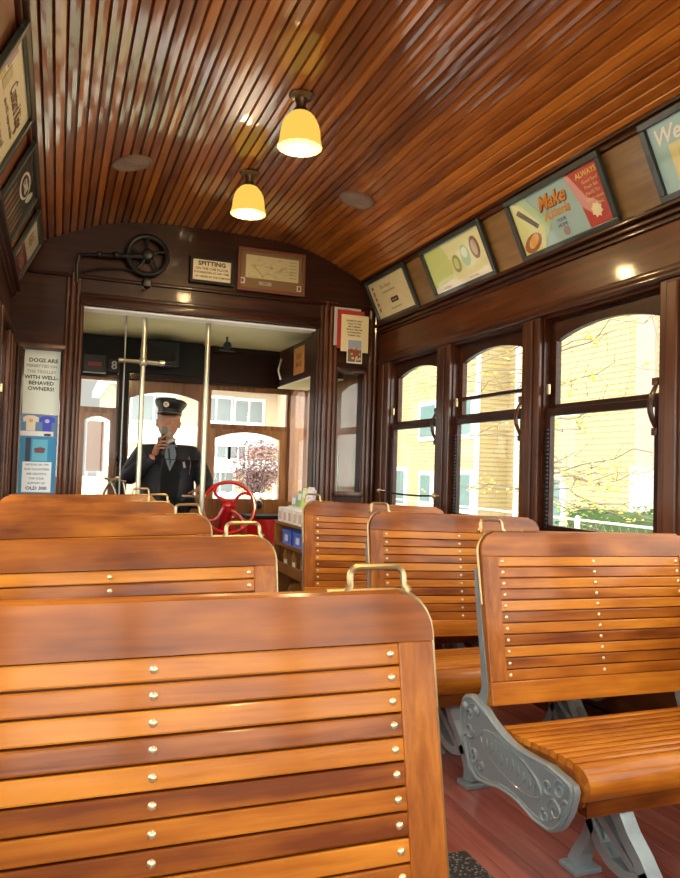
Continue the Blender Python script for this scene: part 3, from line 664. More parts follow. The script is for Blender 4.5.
# second: pale green with three ovals
t = framed('framed_advert', 'pale green advert with three oval pictures in black frame on the right cove', 'picture', TR(3.745), FW, FH, FB, M['frame'], (0.80, 0.84, 0.55), GP)
poly(t, 'green_field', [(-iw, -ih+0.04), (-iw, ih), (-0.12, ih), (-0.06, 0.02), (-0.09, -ih+0.03)], 0.0052, (0.62, 0.75, 0.30))
poly(t, 'white_band', [(-iw, -ih), (iw, -ih), (iw, -ih+0.035), (-0.05, -ih+0.03), (-0.1, -ih+0.05), (-iw, -ih+0.03)], 0.0056, (0.88, 0.88, 0.84))
poly(t, 'oval_picture', ell(-0.005, -0.01, 0.040, 0.052), 0.006, (0.30, 0.40, 0.16)); poly(t, 'oval_picture', ell(0.105, 0.012, 0.046, 0.062), 0.006, (0.35, 0.62, 0.36)); poly(t, 'oval_picture', ell(0.215, 0.030, 0.044, 0.064), 0.006, (0.22, 0.10, 0.06))
poly(t, 'oval_rim', ell(0.215, 0.030, 0.028, 0.045), 0.0072, (0.55, 0.42, 0.33)); poly(t, 'oval_rim', ell(-0.005, -0.01, 0.024, 0.034), 0.0072, (0.70, 0.72, 0.35)); poly(t, 'oval_rim', ell(0.105, 0.03, 0.03, 0.03), 0.0072, (0.75, 0.85, 0.75))
text('~ Gardens ~', 0.026, pm((0.15, 0.15, 0.2)), t, -0.19, -ih+0.018, 0.0067, shear=0.3); text('visit us today', 0.018, pm((0.45, 0.2, 0.1)), t, 0.12, -ih+0.018, 0.0067)
# third: blue and red advert with script lettering
t = framed('framed_advert', 'blue and red advert with orange script lettering in black frame on the right cove', 'picture', TR(2.815), FW, FH, FB, M['frame'], (0.36, 0.56, 0.62), GP)
poly(t, 'red_field', [(0.115, ih), (iw, ih), (iw, -ih), (0.165, -ih), (0.15, 0.0)], 0.0052, (0.50, 0.055, 0.04))
poly(t, 'pink_photo', [(0.10, ih), (0.13, ih-0.01), (0.20, 0.0), (0.27, -0.04), (0.20, -0.07), (0.155, -0.03)], 0.006, (0.70, 0.36, 0.36))
poly(t, 'green_field', [(-iw, ih), (-0.20, ih), (-0.06, -0.03), (-0.16, -ih), (-iw, -ih)], 0.0056, (0.42, 0.62, 0.42))
poly(t, 'pale_corner', [(-iw, ih), (-0.24, ih-0.02), (-0.12, -0.04), (-0.155, -ih), (-iw, -ih)], 0.0062, (0.70, 0.76, 0.38))
poly(t, 'food_picture', ell(-0.235, -0.085, 0.075, 0.040, 14, 0.3), 0.0068, (0.36, 0.12, 0.03)); poly(t, 'food_picture', ell(-0.225, -0.078, 0.05, 0.025, 9, 0.5), 0.0078, (0.75, 0.45, 0.12))
poly(t, 'dark_stripe', [(-0.29, 0.075), (-0.265, 0.09), (-0.15, -0.015), (-0.17, -0.03)], 0.0072, (0.09, 0.07, 0.05))
text('Make', 0.092, pm((0.16, 0.06, 0.03)), t, -0.021, 0.061, 0.0068, bold=0.004, shear=0.35); text('Make', 0.092, pm((0.72, 0.30, 0.04)), t, -0.024, 0.064, 0.0080, bold=0.0015, shear=0.35)
text('Astoria', 0.062, pm((0.66, 0.33, 0.07)), t, -0.01, 0.003, 0.0074, bold=0.0015, shear=0.35)
text('YOUR\nHOME', 0.024, pm((0.12, 0.15, 0.30)), t, 0.005, -0.052, 0.0068); poly(t, 'seal', ell(0.015, -0.095, 0.020, 0.022), 0.0066, (0.35, 0.25, 0.3))
text('ALWAYS', 0.034, pm((0.85, 0.55, 0.10)), t, 0.235, 0.098, 0.0068, bold=0.001)
for k, s in enumerate(('Good food', 'Fresh fish', 'Family fun', 'Great views', 'Live music')): text(s, 0.022, pm((0.85, 0.62, 0.28)), t, 0.245, 0.064-0.026*k, 0.0074)
poly(t, 'starburst', [(0.235+(0.036 if i % 2 else 0.026)*math.cos(PI*i/8), -0.065+(0.036 if i % 2 else 0.026)*math.sin(PI*i/8)) for i in range(16)], 0.008, (0.88, 0.80, 0.55))
# nearest right: light blue "We're"
t = framed('framed_advert', 'light blue advert with white script letters, cut by the right picture edge', 'picture', TR(1.895), FW, FH, FB, M['frame'], (0.36, 0.60, 0.64), GP)
text('Welcome', 0.085, pm((0.86, 0.88, 0.86)), t, -0.135, 0.075, 0.0065, shear=0.3, bold=0.0015)
flat(t, 'yellow_panel', -0.245, iw-0.03, -0.10, 0.040, 0.0056, (0.78, 0.72, 0.36)); poly(t, 'round_picture', ell(-0.16, -0.02, 0.05, 0.05), 0.007, (0.55, 0.50, 0.25)); poly(t, 'round_picture', ell(-0.155, -0.015, 0.02, 0.02), 0.008, (0.2, 0.2, 0.1))
text('come aboard\nand ride', 0.030, pm((0.4, 0.35, 0.15)), t, 0.08, -0.03, 0.007)
# left cove
GQ = 'advertising frames along the left cove'
t = framed('framed_advert', 'small red and cream advert in black frame, farthest on the left cove', 'picture', TL(4.62), 0.62, FH, FB, M['frame'], (0.68, 0.66, 0.55), GQ)
flat(t, 'red_panel', -0.28, 0.28, -0.128, -0.01, 0.0056, (0.17, 0.03, 0.035)); text('R & S', 0.075, pm((0.25, 0.06, 0.04)), t, -0.02, 0.055, 0.0065, bold=0.002); text('TAVERN', 0.075, pm((0.55, 0.4, 0.4)), t, 0.05, -0.07, 0.007, sx=1.1)
poly(t, 'round_badge', ell(-0.21, -0.075, 0.035, 0.035), 0.0075, (0.65, 0.55, 0.5))
t = framed('framed_advert', 'black advert with white oval emblem and bottles, middle of the left cove', 'picture', TL(3.73), FW, FH, FB, M['frame'], (0.02, 0.022, 0.025), GQ)
poly(t, 'oval_emblem', ell(-0.02, 0.055, 0.15, 0.048), 0.0056, (0.80, 0.80, 0.75)); poly(t, 'oval_centre', ell(-0.02, 0.055, 0.13, 0.036), 0.0068, (0.03, 0.03, 0.03)); text('COFFEE', 0.045, pm((0.85, 0.85, 0.8)), t, -0.02, 0.055, 0.008, bold=0.001)
poly(t, 'white_swirl', ell(0.19, 0.075, 0.05, 0.03, 14, 0.4), 0.0056, (0.6, 0.6, 0.56))
for k in range(8):
    x = -0.27+0.072*k; mb = MB(); mb.prism([(x-0.016, -0.12), (x+0.016, -0.12), (x+0.016, -0.05), (x+0.006, -0.025), (x+0.006, 0.0), (x-0.006, 0.0), (x-0.006, -0.025), (x-0.016, -0.05)], 0.0056, 0.0066, 'Z')
    mb.build('bottle_picture', pm(random.choice([(0.30, 0.16, 0.08), (0.35, 0.30, 0.2), (0.22, 0.12, 0.10)])), t)
t = framed('framed_advert', 'cream advert with dark script and small photos, nearest on the left cove', 'picture', TL(2.80), FW, FH, FB, M['frame'], (0.72, 0.69, 0.52), GQ)
text('Custard King', 0.075, pm((0.10, 0.05, 0.04)), t, 0.08, 0.055, 0.0065, bold=0.001, sx=0.85); text('since 1952 - burgers and shakes', 0.026, pm((0.2, 0.12, 0.1)), t, 0.08, 0.0, 0.0065)
text('on the river walk', 0.034, pm((0.2, 0.12, 0.1)), t, 0.08, -0.06, 0.0065)
for (x, y, c) in ((-0.27, 0.07, (0.35, 0.25, 0.45)), (-0.27, -0.01, (0.45, 0.42, 0.2)), (-0.27, -0.09, (0.2, 0.35, 0.3)), (-0.185, 0.03, (0.5, 0.45, 0.3))): flat(t, 'small_photo', x-0.035, x+0.035, y-0.032, y+0.032, 0.006, c)

TF = lambda x, z, y=Y1-0.001: plane_mat((x, y, z), (1, 0, 0), (0, 0, 1))
t = framed('framed_notice', 'small cream spitting notice in a black frame above the doorway', 'sign', TF(0.927, 2.412, Y1-0.022), 0.298, 0.182, 0.020, M['blackwood'], (0.74, 0.68, 0.50))
text('SPITTING', 0.040, pm(INK), t, 0, 0.045, 0.0065, bold=0.0015, sx=1.12); text('ON THE CAR FLOOR', 0.0235, pm(INK), t, 0, 0.010, 0.0065, bold=0.0004); text('IS FORBIDDEN AT ANY TIME', 0.0185, pm(INK), t, 0, -0.016, 0.0065, bold=0.0004); text('BY ORDER OF THE COMPANY', 0.0175, pm(INK), t, 0.01, -0.044, 0.0065, bold=0.0004)
t = framed('framed_map', 'old line map on a brown mat in a reddish wooden frame above the doorway', 'picture', TF(1.345, 2.455, Y1-0.022), 0.485, 0.300, 0.022, plain('reddish_frame_wood', (0.15, 0.045, 0.02), 0.35, coat=0.4), (0.20, 0.12, 0.055))
flat(t, 'map_sheet', -0.185, 0.195, -0.055, 0.105, 0.0056, (0.56, 0.50, 0.30))
random.seed(11)
for k in range(16):
    x = random.uniform(-0.17, 0.08); y = random.uniform(-0.04, 0.09); P = [(x, y)]
    for _ in range(4): P.append((min(0.18, max(-0.18, P[-1][0]+random.uniform(-.03, .05))), min(0.1, max(-0.05, P[-1][1]+random.uniform(-.03, .03)))))
    mb = MB(); mb.tube([(p[0], p[1], 0.0072) for p in P], 0.0014, 4); mb.build('map_line', pm(random.choice([(0.30, 0.26, 0.16), (0.38, 0.30, 0.18), (0.24, 0.20, 0.12)])), t)
for k in range(6): flat(t, 'map_text_line', 0.125, 0.18, 0.08-0.022*k, 0.085-0.022*k, 0.007, (0.3, 0.25, 0.15))
flat(t, 'corner_tag', -0.225, -0.188, -0.10, -0.058, 0.006, (0.66, 0.58, 0.50)); flat(t, 'corner_tag', 0.185, 0.218, -0.115, -0.075, 0.006, (0.66, 0.58, 0.50)); flat(t, 'tag_mark', -0.215, -0.198, -0.09, -0.068, 0.0075, (0.12, 0.08, 0.08)); flat(t, 'tag_mark', 0.193, 0.210, -0.107, -0.083, 0.0075, (0.12, 0.08, 0.08))
flat(t, 'name_plate', -0.09, 0.0, -0.10, -0.075, 0.006, (0.36, 0.33, 0.28)); text('MAP', 0.018, pm(INK), t, -0.045, -0.0875, 0.0073)

# papers at the right of the doorway
def sheet(name, label, x0, x1, z0, z1, y, col, tilt=0.0, cat='notice'):
    t = thing(name, label, cat, mat=plane_mat(((x0+x1)/2, y, (z0+z1)/2), (math.cos(tilt), 0, math.sin(tilt)), (-math.sin(tilt), 0, math.cos(tilt))), group='papers pinned beside the doorway')
    w, h = (x1-x0)/2, (z1-z0)/2; flat(t, 'paper', -w, w, -h, h, 0, col); return t, w, h
t, w, h = sheet('paper_sheet', 'grey sheet at the back of the papers right of the doorway', 1.815, 2.02, 1.985, 2.262, Y1-0.038, (0.50, 0.46, 0.44))
text('RIDERS', 0.02, pm(INK), t, 0, 0.12, 0.0014)
t, w, h = sheet('red_folder', 'red sheet sticking out behind the cream notice right of the doorway', 1.838, 2.045, 1.965, 2.245, Y1-0.044, (0.42, 0.025, 0.022))
mb = MB(); mb.box(-w, -w+0.012, -h, h, 0.001, 0.004); mb.build('fold', pm((0.36, 0.02, 0.02)), t)
t, w, h = sheet('paper_notice', 'cream typed notice in front of a red sheet right of the doorway', 1.866, 2.078, 1.945, 2.212, Y1-0.051, (0.76, 0.68, 0.42))
for k, s in enumerate(('PLEASE DO NOT', 'TALK TO THE', 'MOTORMAN', 'WHILE THE CAR', 'IS IN MOTION', 'THANK YOU')): text(s, 0.0165, pm(INK), t, -0.005, 0.09-0.021*k, 0.0014, bold=0.0005)
t, w, h = sheet('photo_card', 'small colour photo card with red berries overlapping the cream notice', 1.912, 2.030, 1.862, 2.038, Y1-0.058, (0.80, 0.78, 0.72), cat='card')
flat(t, 'sky_area', -0.052, 0.052, 0.01, 0.080, 0.0014, (0.32, 0.38, 0.48)); flat(t, 'ground_area', -0.052, 0.052, -0.078, 0.01, 0.0014, (0.16, 0.12, 0.04))
random.seed(5)
for k in range(26): x, y = random.uniform(-.043, .043), random.uniform(-.07, .02); poly(t, 'blossom', ell(x, y, random.uniform(.006, .012), random.uniform(.006, .010), 7), 0.0027+0.0001*k, random.choice([(0.45, 0.03, 0.03), (0.6, 0.5, 0.4), (0.3, 0.04, 0.03), (0.55, 0.45, 0.2)]))

# posters in the narrow left window
yW = Y1+0.044
T_ = thing('dog_notice', 'pale green sheet about well-behaved owners in the narrow left window', 'sign', mat=TF(-0.112, 1.592, yW), group='sheets in the narrow left window')
flat(T_, 'paper', -0.104, 0.108, -0.205, 0.20, 0, (0.66, 0.74, 0.70))
for k, (s, c, sz) in enumerate((('DOGS ARE', INK, 0.034), ('PERMITTED ON', (0.30, 0.34, 0.33), 0.0245), ('THE TROLLEY', (0.34, 0.38, 0.38), 0.0265), ('WITH WELL-', INK, 0.033), ('BEHAVED', INK, 0.033), ('OWNERS!', INK, 0.033))):
    text(s, sz, pm(c), T_, 0.0+(0.008 if k == 0 else 0), 0.135-0.036*k, 0.0014, bold=0.0009, sx=1.05)
T_ = thing('shirt_flyer', 'blue flyer with a white and a blue T-shirt in the narrow left window', 'sign', mat=TF(-0.112, 1.315, yW), group='sheets in the narrow left window')
flat(T_, 'paper', -0.108, 0.108, -0.068, 0.068, 0, (0.10, 0.22, 0.42)); flat(T_, 'white_strip', -0.108, 0.085, -0.066, -0.036, 0.0013, (0.72, 0.74, 0.74)); flat(T_, 'black_mark', 0.03, 0.07, -0.064, -0.050, 0.0026, INK)
def shirt(x, c, c2):
    poly(T_, 'shirt_picture', [(x-0.026, -0.034), (x+0.026, -0.034), (x+0.028, 0.025), (x+0.044, 0.02), (x+0.046, 0.05), (x+0.02, 0.062), (x-0.02, 0.062), (x-0.046, 0.05), (x-0.044, 0.02), (x-0.028, 0.025)], 0.0014, c); poly(T_, 'shirt_print', ell(x, 0.03, 0.014, 0.012, 12), 0.0027, c2)
shirt(-0.05, (0.70, 0.64, 0.52), (0.7, 0.4, 0.12)); shirt(0.045, (0.03, 0.06, 0.55), (0.6, 0.45, 0.5))
T_ = thing('souvenir_flyer', 'bright blue flyer with a small trolley picture in the narrow left window', 'sign', mat=TF(-0.112, 1.168, yW), group='sheets in the narrow left window')
flat(T_, 'paper', -0.108, 0.108, -0.08, 0.078, 0, (0.02, 0.24, 0.50)); flat(T_, 'light_panel', -0.035, 0.055, -0.075, 0.06, 0.0013, (0.10, 0.42, 0.62)); flat(T_, 'dark_edge', -0.075, -0.045, -0.08, 0.07, 0.0013, (0.02, 0.03, 0.06))
poly(T_, 'trolley_picture', [(-0.02, -0.025), (0.035, -0.025), (0.042, 0.005), (0.012, 0.012), (-0.025, 0.003)], 0.0026, (0.16, 0.05, 0.06))
T_ = thing('support_notice', 'white sheet with blue lettering at the bottom of the narrow left window', 'sign', mat=TF(-0.112, 0.988, yW), group='sheets in the narrow left window')
flat(T_, 'blue_backing', -0.108, 0.108, -0.096, 0.10, 0, (0.02, 0.24, 0.50)); flat(T_, 'paper', -0.088, 0.082, -0.092, 0.098, 0.0013, (0.74, 0.80, 0.84))
for k, s in enumerate(('WE RUN ON TIPS', 'OUR VOLUNTEERS', 'ARE GRATEFUL', 'FOR YOUR', 'SUPPORT OF')): text(s, 0.0185, pm((0.05, 0.12, 0.28)), T_, -0.003, 0.080-0.029*k, 0.0028, bold=0.0003, sx=0.95)
text('OLD 300', 0.028, pm((0.03, 0.10, 0.30)), T_, -0.003, -0.068, 0.0028, bold=0.001, sx=1.15)

# black iron wheel on the bulkhead
t = thing('iron_wheel', 'black spoked iron wheel with lever arm high on the front wall', 'wheel', (0.497, Y1-0.06, 2.455))
mb = MB()
mb.tube([(0.125*math.cos(2*PI*i/32), 0, 0.125*math.sin(2*PI*i/32)) for i in range(32)], 0.018, 8, closed=True); mb.build('rim', M['black'], t, smooth=True)
for k in range(5): a = 2*PI*k/5+0.3; mb = MB(); mb.tube([(0.02*math.cos(a), 0, 0.02*math.sin(a)), (0.07*math.cos(a+0.12), 0, 0.07*math.sin(a+0.12)), (0.12*math.cos(a), 0, 0.12*math.sin(a))], [0.012, 0.009, 0.012], 8); mb.build('spoke', M['black'], t, smooth=True)
mb = MB(); mb.lathe([(0.040, 0.055), (0.040, -0.02), (0.028, -0.035), (0.010, -0.04)], 20, axis='Y'); mb.build('hub', M['black'], t, smooth=True)
mb = MB(); mb.tube([(-0.03, 0.0, -0.01), (-0.18, 0.0, -0.025), (-0.30, 0.01, -0.035), (-0.425, 0.02, -0.045)], [0.022, 0.020, 0.013, 0.010], 8); mb.ball((-0.20, -0.008, -0.025), 0.022); mb.ball((-0.30, -0.008, -0.034), 0.018)
mb.tube([(-0.42, 0.02, -0.045), (-0.432, 0.03, -0.12), (-0.425, 0.035, -0.22)], [0.010, 0.008, 0.008], 8); mb.build('lever_arm', M['black'], t, smooth=True)
mb = MB(); mb.tube([(-0.41, 0.03, -0.155), (-0.30, 0.03, -0.115), (-0.16, 0.03, -0.10), (-0.06, 0.03, -0.11)], 0.007, 8); mb.build('tie_rod', M['black'], t, smooth=True)
mb = MB(); mb.box(-0.02, 0.03, 0.0, 0.055, -0.205, -0.15, bev=0.008); mb.tube([(0.005, 0.02, -0.12), (0.005, 0.02, -0.21), (-0.012, 0.0, -0.225), (-0.03, 0.0, -0.212)], 0.008, 8); mb.build('hook', M['black'], t, smooth=True)

# ------------------------------------------------------------------ vestibule fittings
def pole(name, label, x, y, r, z0, z1, mat, cross=None, flange=True):
    t = thing(name, label, 'pole', (x, y, z0))
    mb = MB(); H = z1-z0; mb.lathe([(r, 0), (r, H)], 14); mb.build('shaft', mat, t, smooth=True)
    if flange:
        mb = MB(); mb.lathe([(r, H-0.07), (r*1.5, H-0.04), (r*1.6, H-0.02), (r*2.6, H-0.008), (r*2.6, H)], 18); mb.build('top_flange', mat, t, smooth=True)
        mb = MB(); mb.lathe([(r*2.4, 0), (r*2.4, 0.01), (r*1.3, 0.02), (r, 0.06)], 18); mb.build('base_flange', mat, t, smooth=True)
    if cross:
        mb = MB(); c = cross-z0; mb.ball((0, 0, c), r*1.7, sc=(1, 1, 1.3)); mb.tube([(-0.155, 0, c), (-0.03, 0, c), (0.03, 0, c), (0.135, 0, c-0.004)], [r*0.7, r*0.75, r*0.75, r*0.7], 10)
        mb.lathe([(r*0.9, -0.16), (r*0.9, -0.13)], 12, (0, 0, c), 'X'); mb.lathe([(r*1.15, 0.11), (r*1.15, 0.142)], 12, (0, 0, c), 'X')
        mb.lathe([(r*1.3, c+0.02), (r*1.3, c+0.08), (r*1.05, c+0.12)], 14); mb.build('cross_arm', mat, t, smooth=True)
    return t
pole('grab_pole', 'brass grab pole with a short cross arm left of the conductor', 0.521, 5.2, 0.0165, -0.14, 2.212, M['nickel'], cross=1.787)
pole('grab_pole', 'plain brass grab pole right of the conductor', 0.956, 5.2, 0.0185, -0.14, 2.212, M['nickel'])
pole('thin_rod', 'thin steel rod from the vestibule ceiling beside the cross-armed pole', 0.402, 5.235, 0.006, -0.14, 2.212, plain('thin_steel', (0.35, 0.34, 0.32), 0.35, 0.8), flange=False)
t = thing('ceiling_plate', 'pale plate with dark holes above the cross-armed pole on the vestibule ceiling', 'plate', (0.415, 5.28, 2.205))
mb = MB(); mb.box(-0.10, 0.07, -0.05, 0.10, -0.010, 0.0, bev=0.003); mb.build('plate', M['cream'], t)
for x, y in ((-0.06, -0.02), (-0.02, -0.025), (0.03, -0.02), (-0.07, 0.06), (0.02, 0.06)): mb = MB(); mb.lathe([(0.010, -0.014), (0.010, -0.009)], 12, (x, y, 0)); mb.build('hole_cap', M['black'], t)
# motor controller with brass levers
t = thing('motor_controller', 'black motor controller with brass handles left of the conductor', 'controller', (0.42, 5.75, -0.14))
mb = MB(); mb.lathe([(0.13, 0), (0.13, 0.90), (0.12, 0.93), (0.06, 0.945)], 24, sx=0.8); mb.build('case', M['black'], t, smooth=True)
mb = MB(); mb.tube([(0.0, 0, 0.94), (0.0, 0, 1.10), (0.005, -0.01, 1.20)], [0.016, 0.012, 0.012], 10); mb.ball((0.01, -0.012, 1.27), 0.032, sc=(1, 1, 1.2)); mb.build('lever', M['black'], t, smooth=True)
mb = MB(); mb.tube([(-0.10, -0.08, 0.93), (-0.09, -0.09, 1.02), (-0.05, -0.09, 1.10), (0.0, -0.09, 1.13), (0.04, -0.09, 1.09), (0.06, -0.09, 1.00), (0.075, -0.09, 0.93)], 0.009, 8)
mb.tube([(-0.05, -0.1, 1.10), (-0.02, -0.12, 1.04), (0.0, -0.12, 0.95)], 0.008, 8); mb.tube([(-0.09, -0.08, 1.12), (0.06, -0.1, 1.10)], 0.008, 8); mb.build('brass_handles', M['nickel'], t, smooth=True)
t = thing('brake_stand', 'black stand with brass lever under the conductor hand', 'lever', (0.88, 5.60, -0.14))
mb = MB(); mb.lathe([(0.08, 0), (0.07, 0.02), (0.03, 0.05), (0.025, 0.93), (0.04, 0.96), (0.04, 0.99), (0.01, 1.0)], 18); mb.build('column', M['black'], t, smooth=True)
mb = MB(); mb.tube([(0, 0, 1.002), (0.08, -0.03, 1.004), (0.17, -0.05, 1.006)], [0.012, 0.010, 0.012], 10); mb.build('lever', M['nickel'], t, smooth=True)
# red hand brake wheel
t = thing('hand_brake_wheel', 'bright red spoked hand brake wheel on a red pedestal', 'wheel', (1.235, 5.60, -0.14))
RM = Matrix.Translation((0, 0, 0.925)) @ Matrix.Rotation(math.radians(72), 4, 'X') @ Matrix.Rotation(math.radians(-12), 4, 'Y')
mb = MB(RM); mb.tube([(0.198*math.cos(2*PI*i/40), 0.198*math.sin(2*PI*i/40), 0) for i in range(40)], 0.015, 10, closed=True); mb.build('rim', M['red'], t, smooth=True)
for k in range(4):
    a = 0.35+k*PI/2; P = []
    for i in range(7): f = i/6; rr = 0.02+0.175*f; P.append((rr*math.cos(a+0.55*math.sin(PI*f*0.9)*0.8), rr*math.sin(a+0.55*math.sin(PI*f*0.9)*0.8), 0.045*(1-f)))
    mb = MB(RM); mb.tube(P, [0.020, 0.014, 0.012, 0.011, 0.012, 0.013, 0.016], 8, flat=0.7); mb.build('spoke', M['red'], t, smooth=True)
mb = MB(RM); mb.lathe([(0.05, 0.0), (0.055, 0.03), (0.040, 0.055), (0.022, 0.065), (0.020, 0.085), (0.006, 0.09)], 20); mb.build('hub', M['red'], t, smooth=True)
mb = MB(); mb.lathe([(0.12, 0), (0.11, 0.03), (0.05, 0.06), (0.045, 0.70), (0.07, 0.75)], 20, (0.0, 0.14, 0)); mb.tube([(0.0, 0.14, 0.74), (0.0, 0.10, 0.85), (0.0, 0.03, 0.915)], [0.05, 0.045, 0.04], 12)
mb.tube([(0.0, 0.13, 0.5), (0.06, 0.05, 0.62), (0.03, 0.0, 0.85)], 0.016, 8); mb.build('pedestal', M['red'], t, smooth=True)
t = thing('red_box', 'red metal box on the vestibule floor right of the brake wheel', 'box', (1.70, 6.2, -0.14))
mb = MB(); mb.box(-0.20, 0.14, -0.12, 0.15, 0, 0.80, bev=0.01); mb.build('body', M['red'], t); mb = MB(); mb.box(-0.205, 0.145, -0.125, 0.155, 0.80, 0.83, bev=0.006); mb.build('lid', M['black'], t)
t = thing('black_knob', 'round black knob with chrome ring on the panel under the right windscreen', 'knob', (1.67, V1-0.001, 0.765))
mb = MB(); mb.lathe([(0.045, 0), (0.045, -0.02), (0.036, -0.03)], 20, axis='Y'); mb.build('ring', M['nickel'], t, smooth=True); mb = MB(); mb.lathe([(0.034, -0.02), (0.034, -0.05), (0.01, -0.06)], 20, axis='Y'); mb.build('cap', M['black'], t, smooth=True)
# wooden cabinet high on the right, with an orange plaque
t = thing('wall_cabinet', 'dark wooden cabinet with an orange plaque high in the front vestibule', 'cabinet', (1.88, 5.62, 1.775))
mb = MB(); mb.box(-0.155, 0.10, -0.42, 0.42, 0, 0.30, bev=0.006); mb.build('case', M['wallx'], t)
mb = MB(); mb.box(-0.165, 0.10, -0.43, 0.43, -0.014, -0.002, bev=0.004); mb.build('bottom_ledge', M['cream'], t)
TP = plane_mat((-0.157, -0.13, 0.155), (0, -1, 0), (0, 0, 1))
P = bpy.data.objects.new('plaque', None); C.objects.link(P); P.parent = t; P.matrix_local = TP
flat(P, 'plaque_board', -0.13, 0.13, -0.105, 0.105, 0, (0.50, 0.20, 0.04), th=0.004); text('KEEP\nBACK', 0.06, pm((0.10, 0.04, 0.02)), P, 0, 0, 0.0045)
mb = MB(); mb.tube([(-0.175, 0.30, 0.05), (-0.20, 0.30, 0.12), (-0.175, 0.30, 0.22)], 0.010, 8); mb.build('door_handle', M['nickel'], t, smooth=True)
# small black gear hanging at the windscreen header
t = thing('overhead_gauge', 'small black overhead gauge hanging above the right windscreen', 'gauge', (1.27, 6.05, 2.185))
mb = MB(); mb.tube([(0, 0, 0), (0, 0, -0.08)], 0.008, 8); mb.build('stem', M['black'], t); mb = MB(); mb.lathe([(0.030, 0), (0.033, -0.03), (0.025, -0.05)], 20, (0, 0, -0.10), 'Y'); mb.box(-0.06, 0.07, -0.02, 0.02, -0.145, -0.128, bev=0.005); mb.build('housing', M['black'], t, smooth=True)
t = thing('switch_box', 'black switch box with red mark high in the left of the vestibule', 'box', (0.28, V1-0.16, 1.83))
mb = MB(); mb.box(-0.12, 0.06, -0.05, 0.06, -0.02, 0.12, bev=0.008); mb.build('case', M['black'], t); mb = MB(); mb.box(-0.08, 0.02, -0.056, -0.049, 0.03, 0.06); mb.build('red_plate', pm((0.28, 0.02, 0.03)), t)
t = thing('number_plate', 'dark plate with a white figure 8 at the top of the black pillar', 'sign', mat=TF(0.405, 1.885, V1-0.11))
flat(t, 'plate', -0.045, 0.045, -0.055, 0.055, 0, INK); text('8', 0.095, pm((0.8, 0.8, 0.75)), t, 0, 0, 0.002, bold=0.002)
t = thing('relay_case', 'dark relay case under the vestibule ceiling above the conductor', 'box', (0.75, V1-0.20, 1.90))
mb = MB(); mb.box(-0.14, 0.16, -0.06, 0.09, 0.0, 0.20, bev=0.012); mb.build('case', M['black'], t); mb = MB(); mb.box(-0.10, 0.12, -0.066, -0.055, 0.04, 0.16, bev=0.004); mb.build('cover', M['blackwood'], t)

# ------------------------------------------------------------------ brochure stand
SX, SY0, SY1, SD = 1.35, 4.12, 4.72, 0.24
t = thing('brochure_stand', 'low open wooden shelf stand in front of the right bulkhead post', 'shelf', (SX, 4.42, 0))
for z in (0.04, 0.235, 0.445, 0.61, 0.745):
    mb = MB(); mb.box(0.0, SD, -0.30, 0.30, z-0.009, z+0.009, bev=0.002); mb.build('shelf_board', M['oakx'], t)
for y in (-0.309, 0.291): mb = MB(); mb.box(0.0, SD, y, y+0.018, 0, 0.755, bev=0.002); mb.build('side_panel', M['oakz'], t)
mb = MB(); mb.box(SD, SD+0.008, -0.309, 0.309, 0, 0.755); mb.build('back_panel', M['wallz'], t)
for z, h in ((0.445, 0.06), (0.235, 0.06)): mb = MB(); mb.box(-0.008, 0.004, -0.30, 0.30, z, z+h, bev=0.002); mb.build('front_lip', M['oakx'], t)
acr = glassmat('clear_acrylic', (0.90, 0.92, 0.90), 1.5)
for k in range(5):
    y = 4.19+0.105*k
    t = thing('card_box', 'small white card box on top of the brochure stand', 'box', (SX+0.038, y, 0.755), group='white card boxes on the brochure stand')
    t['label'] = ['nearest white card box on top of the brochure stand', 'second white card box from the bench on the brochure stand', 'middle white card box on top of the brochure stand', 'fourth white card box on top of the brochure stand', 'farthest white card box on top of the brochure stand'][k]
    mb = MB(); mb.box(-0.035, 0.035, -0.044, 0.044, 0, 0.003); mb.box(-0.035, -0.032, -0.044, 0.044, 0.003, 0.085); mb.box(0.032, 0.035, -0.044, 0.044, 0.003, 0.10); mb.box(-0.032, 0.032, -0.044, -0.041, 0.003, 0.09); mb.box(-0.032, 0.032, 0.041, 0.044, 0.003, 0.09); mb.build('tray', pm((0.78, 0.76, 0.70)), t)
    mb = MB(); mb.box(-0.0365, -0.035, -0.026, 0.026, 0.015, 0.065); mb.build('label_patch', pm((0.62, 0.42, 0.34)), t)
for k, (y, c, l, hh) in enumerate(((4.65, (0.35, 0.45, 0.58), 'blue-grey brochures leaning on the brochure stand', 0.17), (4.545, (0.30, 0.52, 0.18), 'green brochures standing on the brochure stand', 0.20), (4.45, (0.66, 0.72, 0.25), 'yellow-green brochures standing next to the green ones', 0.22), (4.35, (0.75, 0.72, 0.78), 'pale lilac brochures nearest the bench on the brochure stand', 0.23))):
    t = thing('brochure_pile', l, 'brochures', (SX+0.088, y, 0.755), rz=0.03*k)
    for j in range(4):
        mb = MB(Matrix.Rotation(0.14, 4, 'Y')); mb.box(0.006*j, 0.006*j+0.004, -0.042, 0.042, 0.003, hh-0.006*j); mb.build('leaflet', pm([min(1, v*(1-0.1*j)) for v in c]), t)
    mb = MB(Matrix.Rotation(0.14, 4, 'Y')); mb.box(-0.003, -0.001, -0.03, 0.03, hh-0.06, hh-0.02); mb.build('title_patch', pm((0.86, 0.86, 0.82)), t)
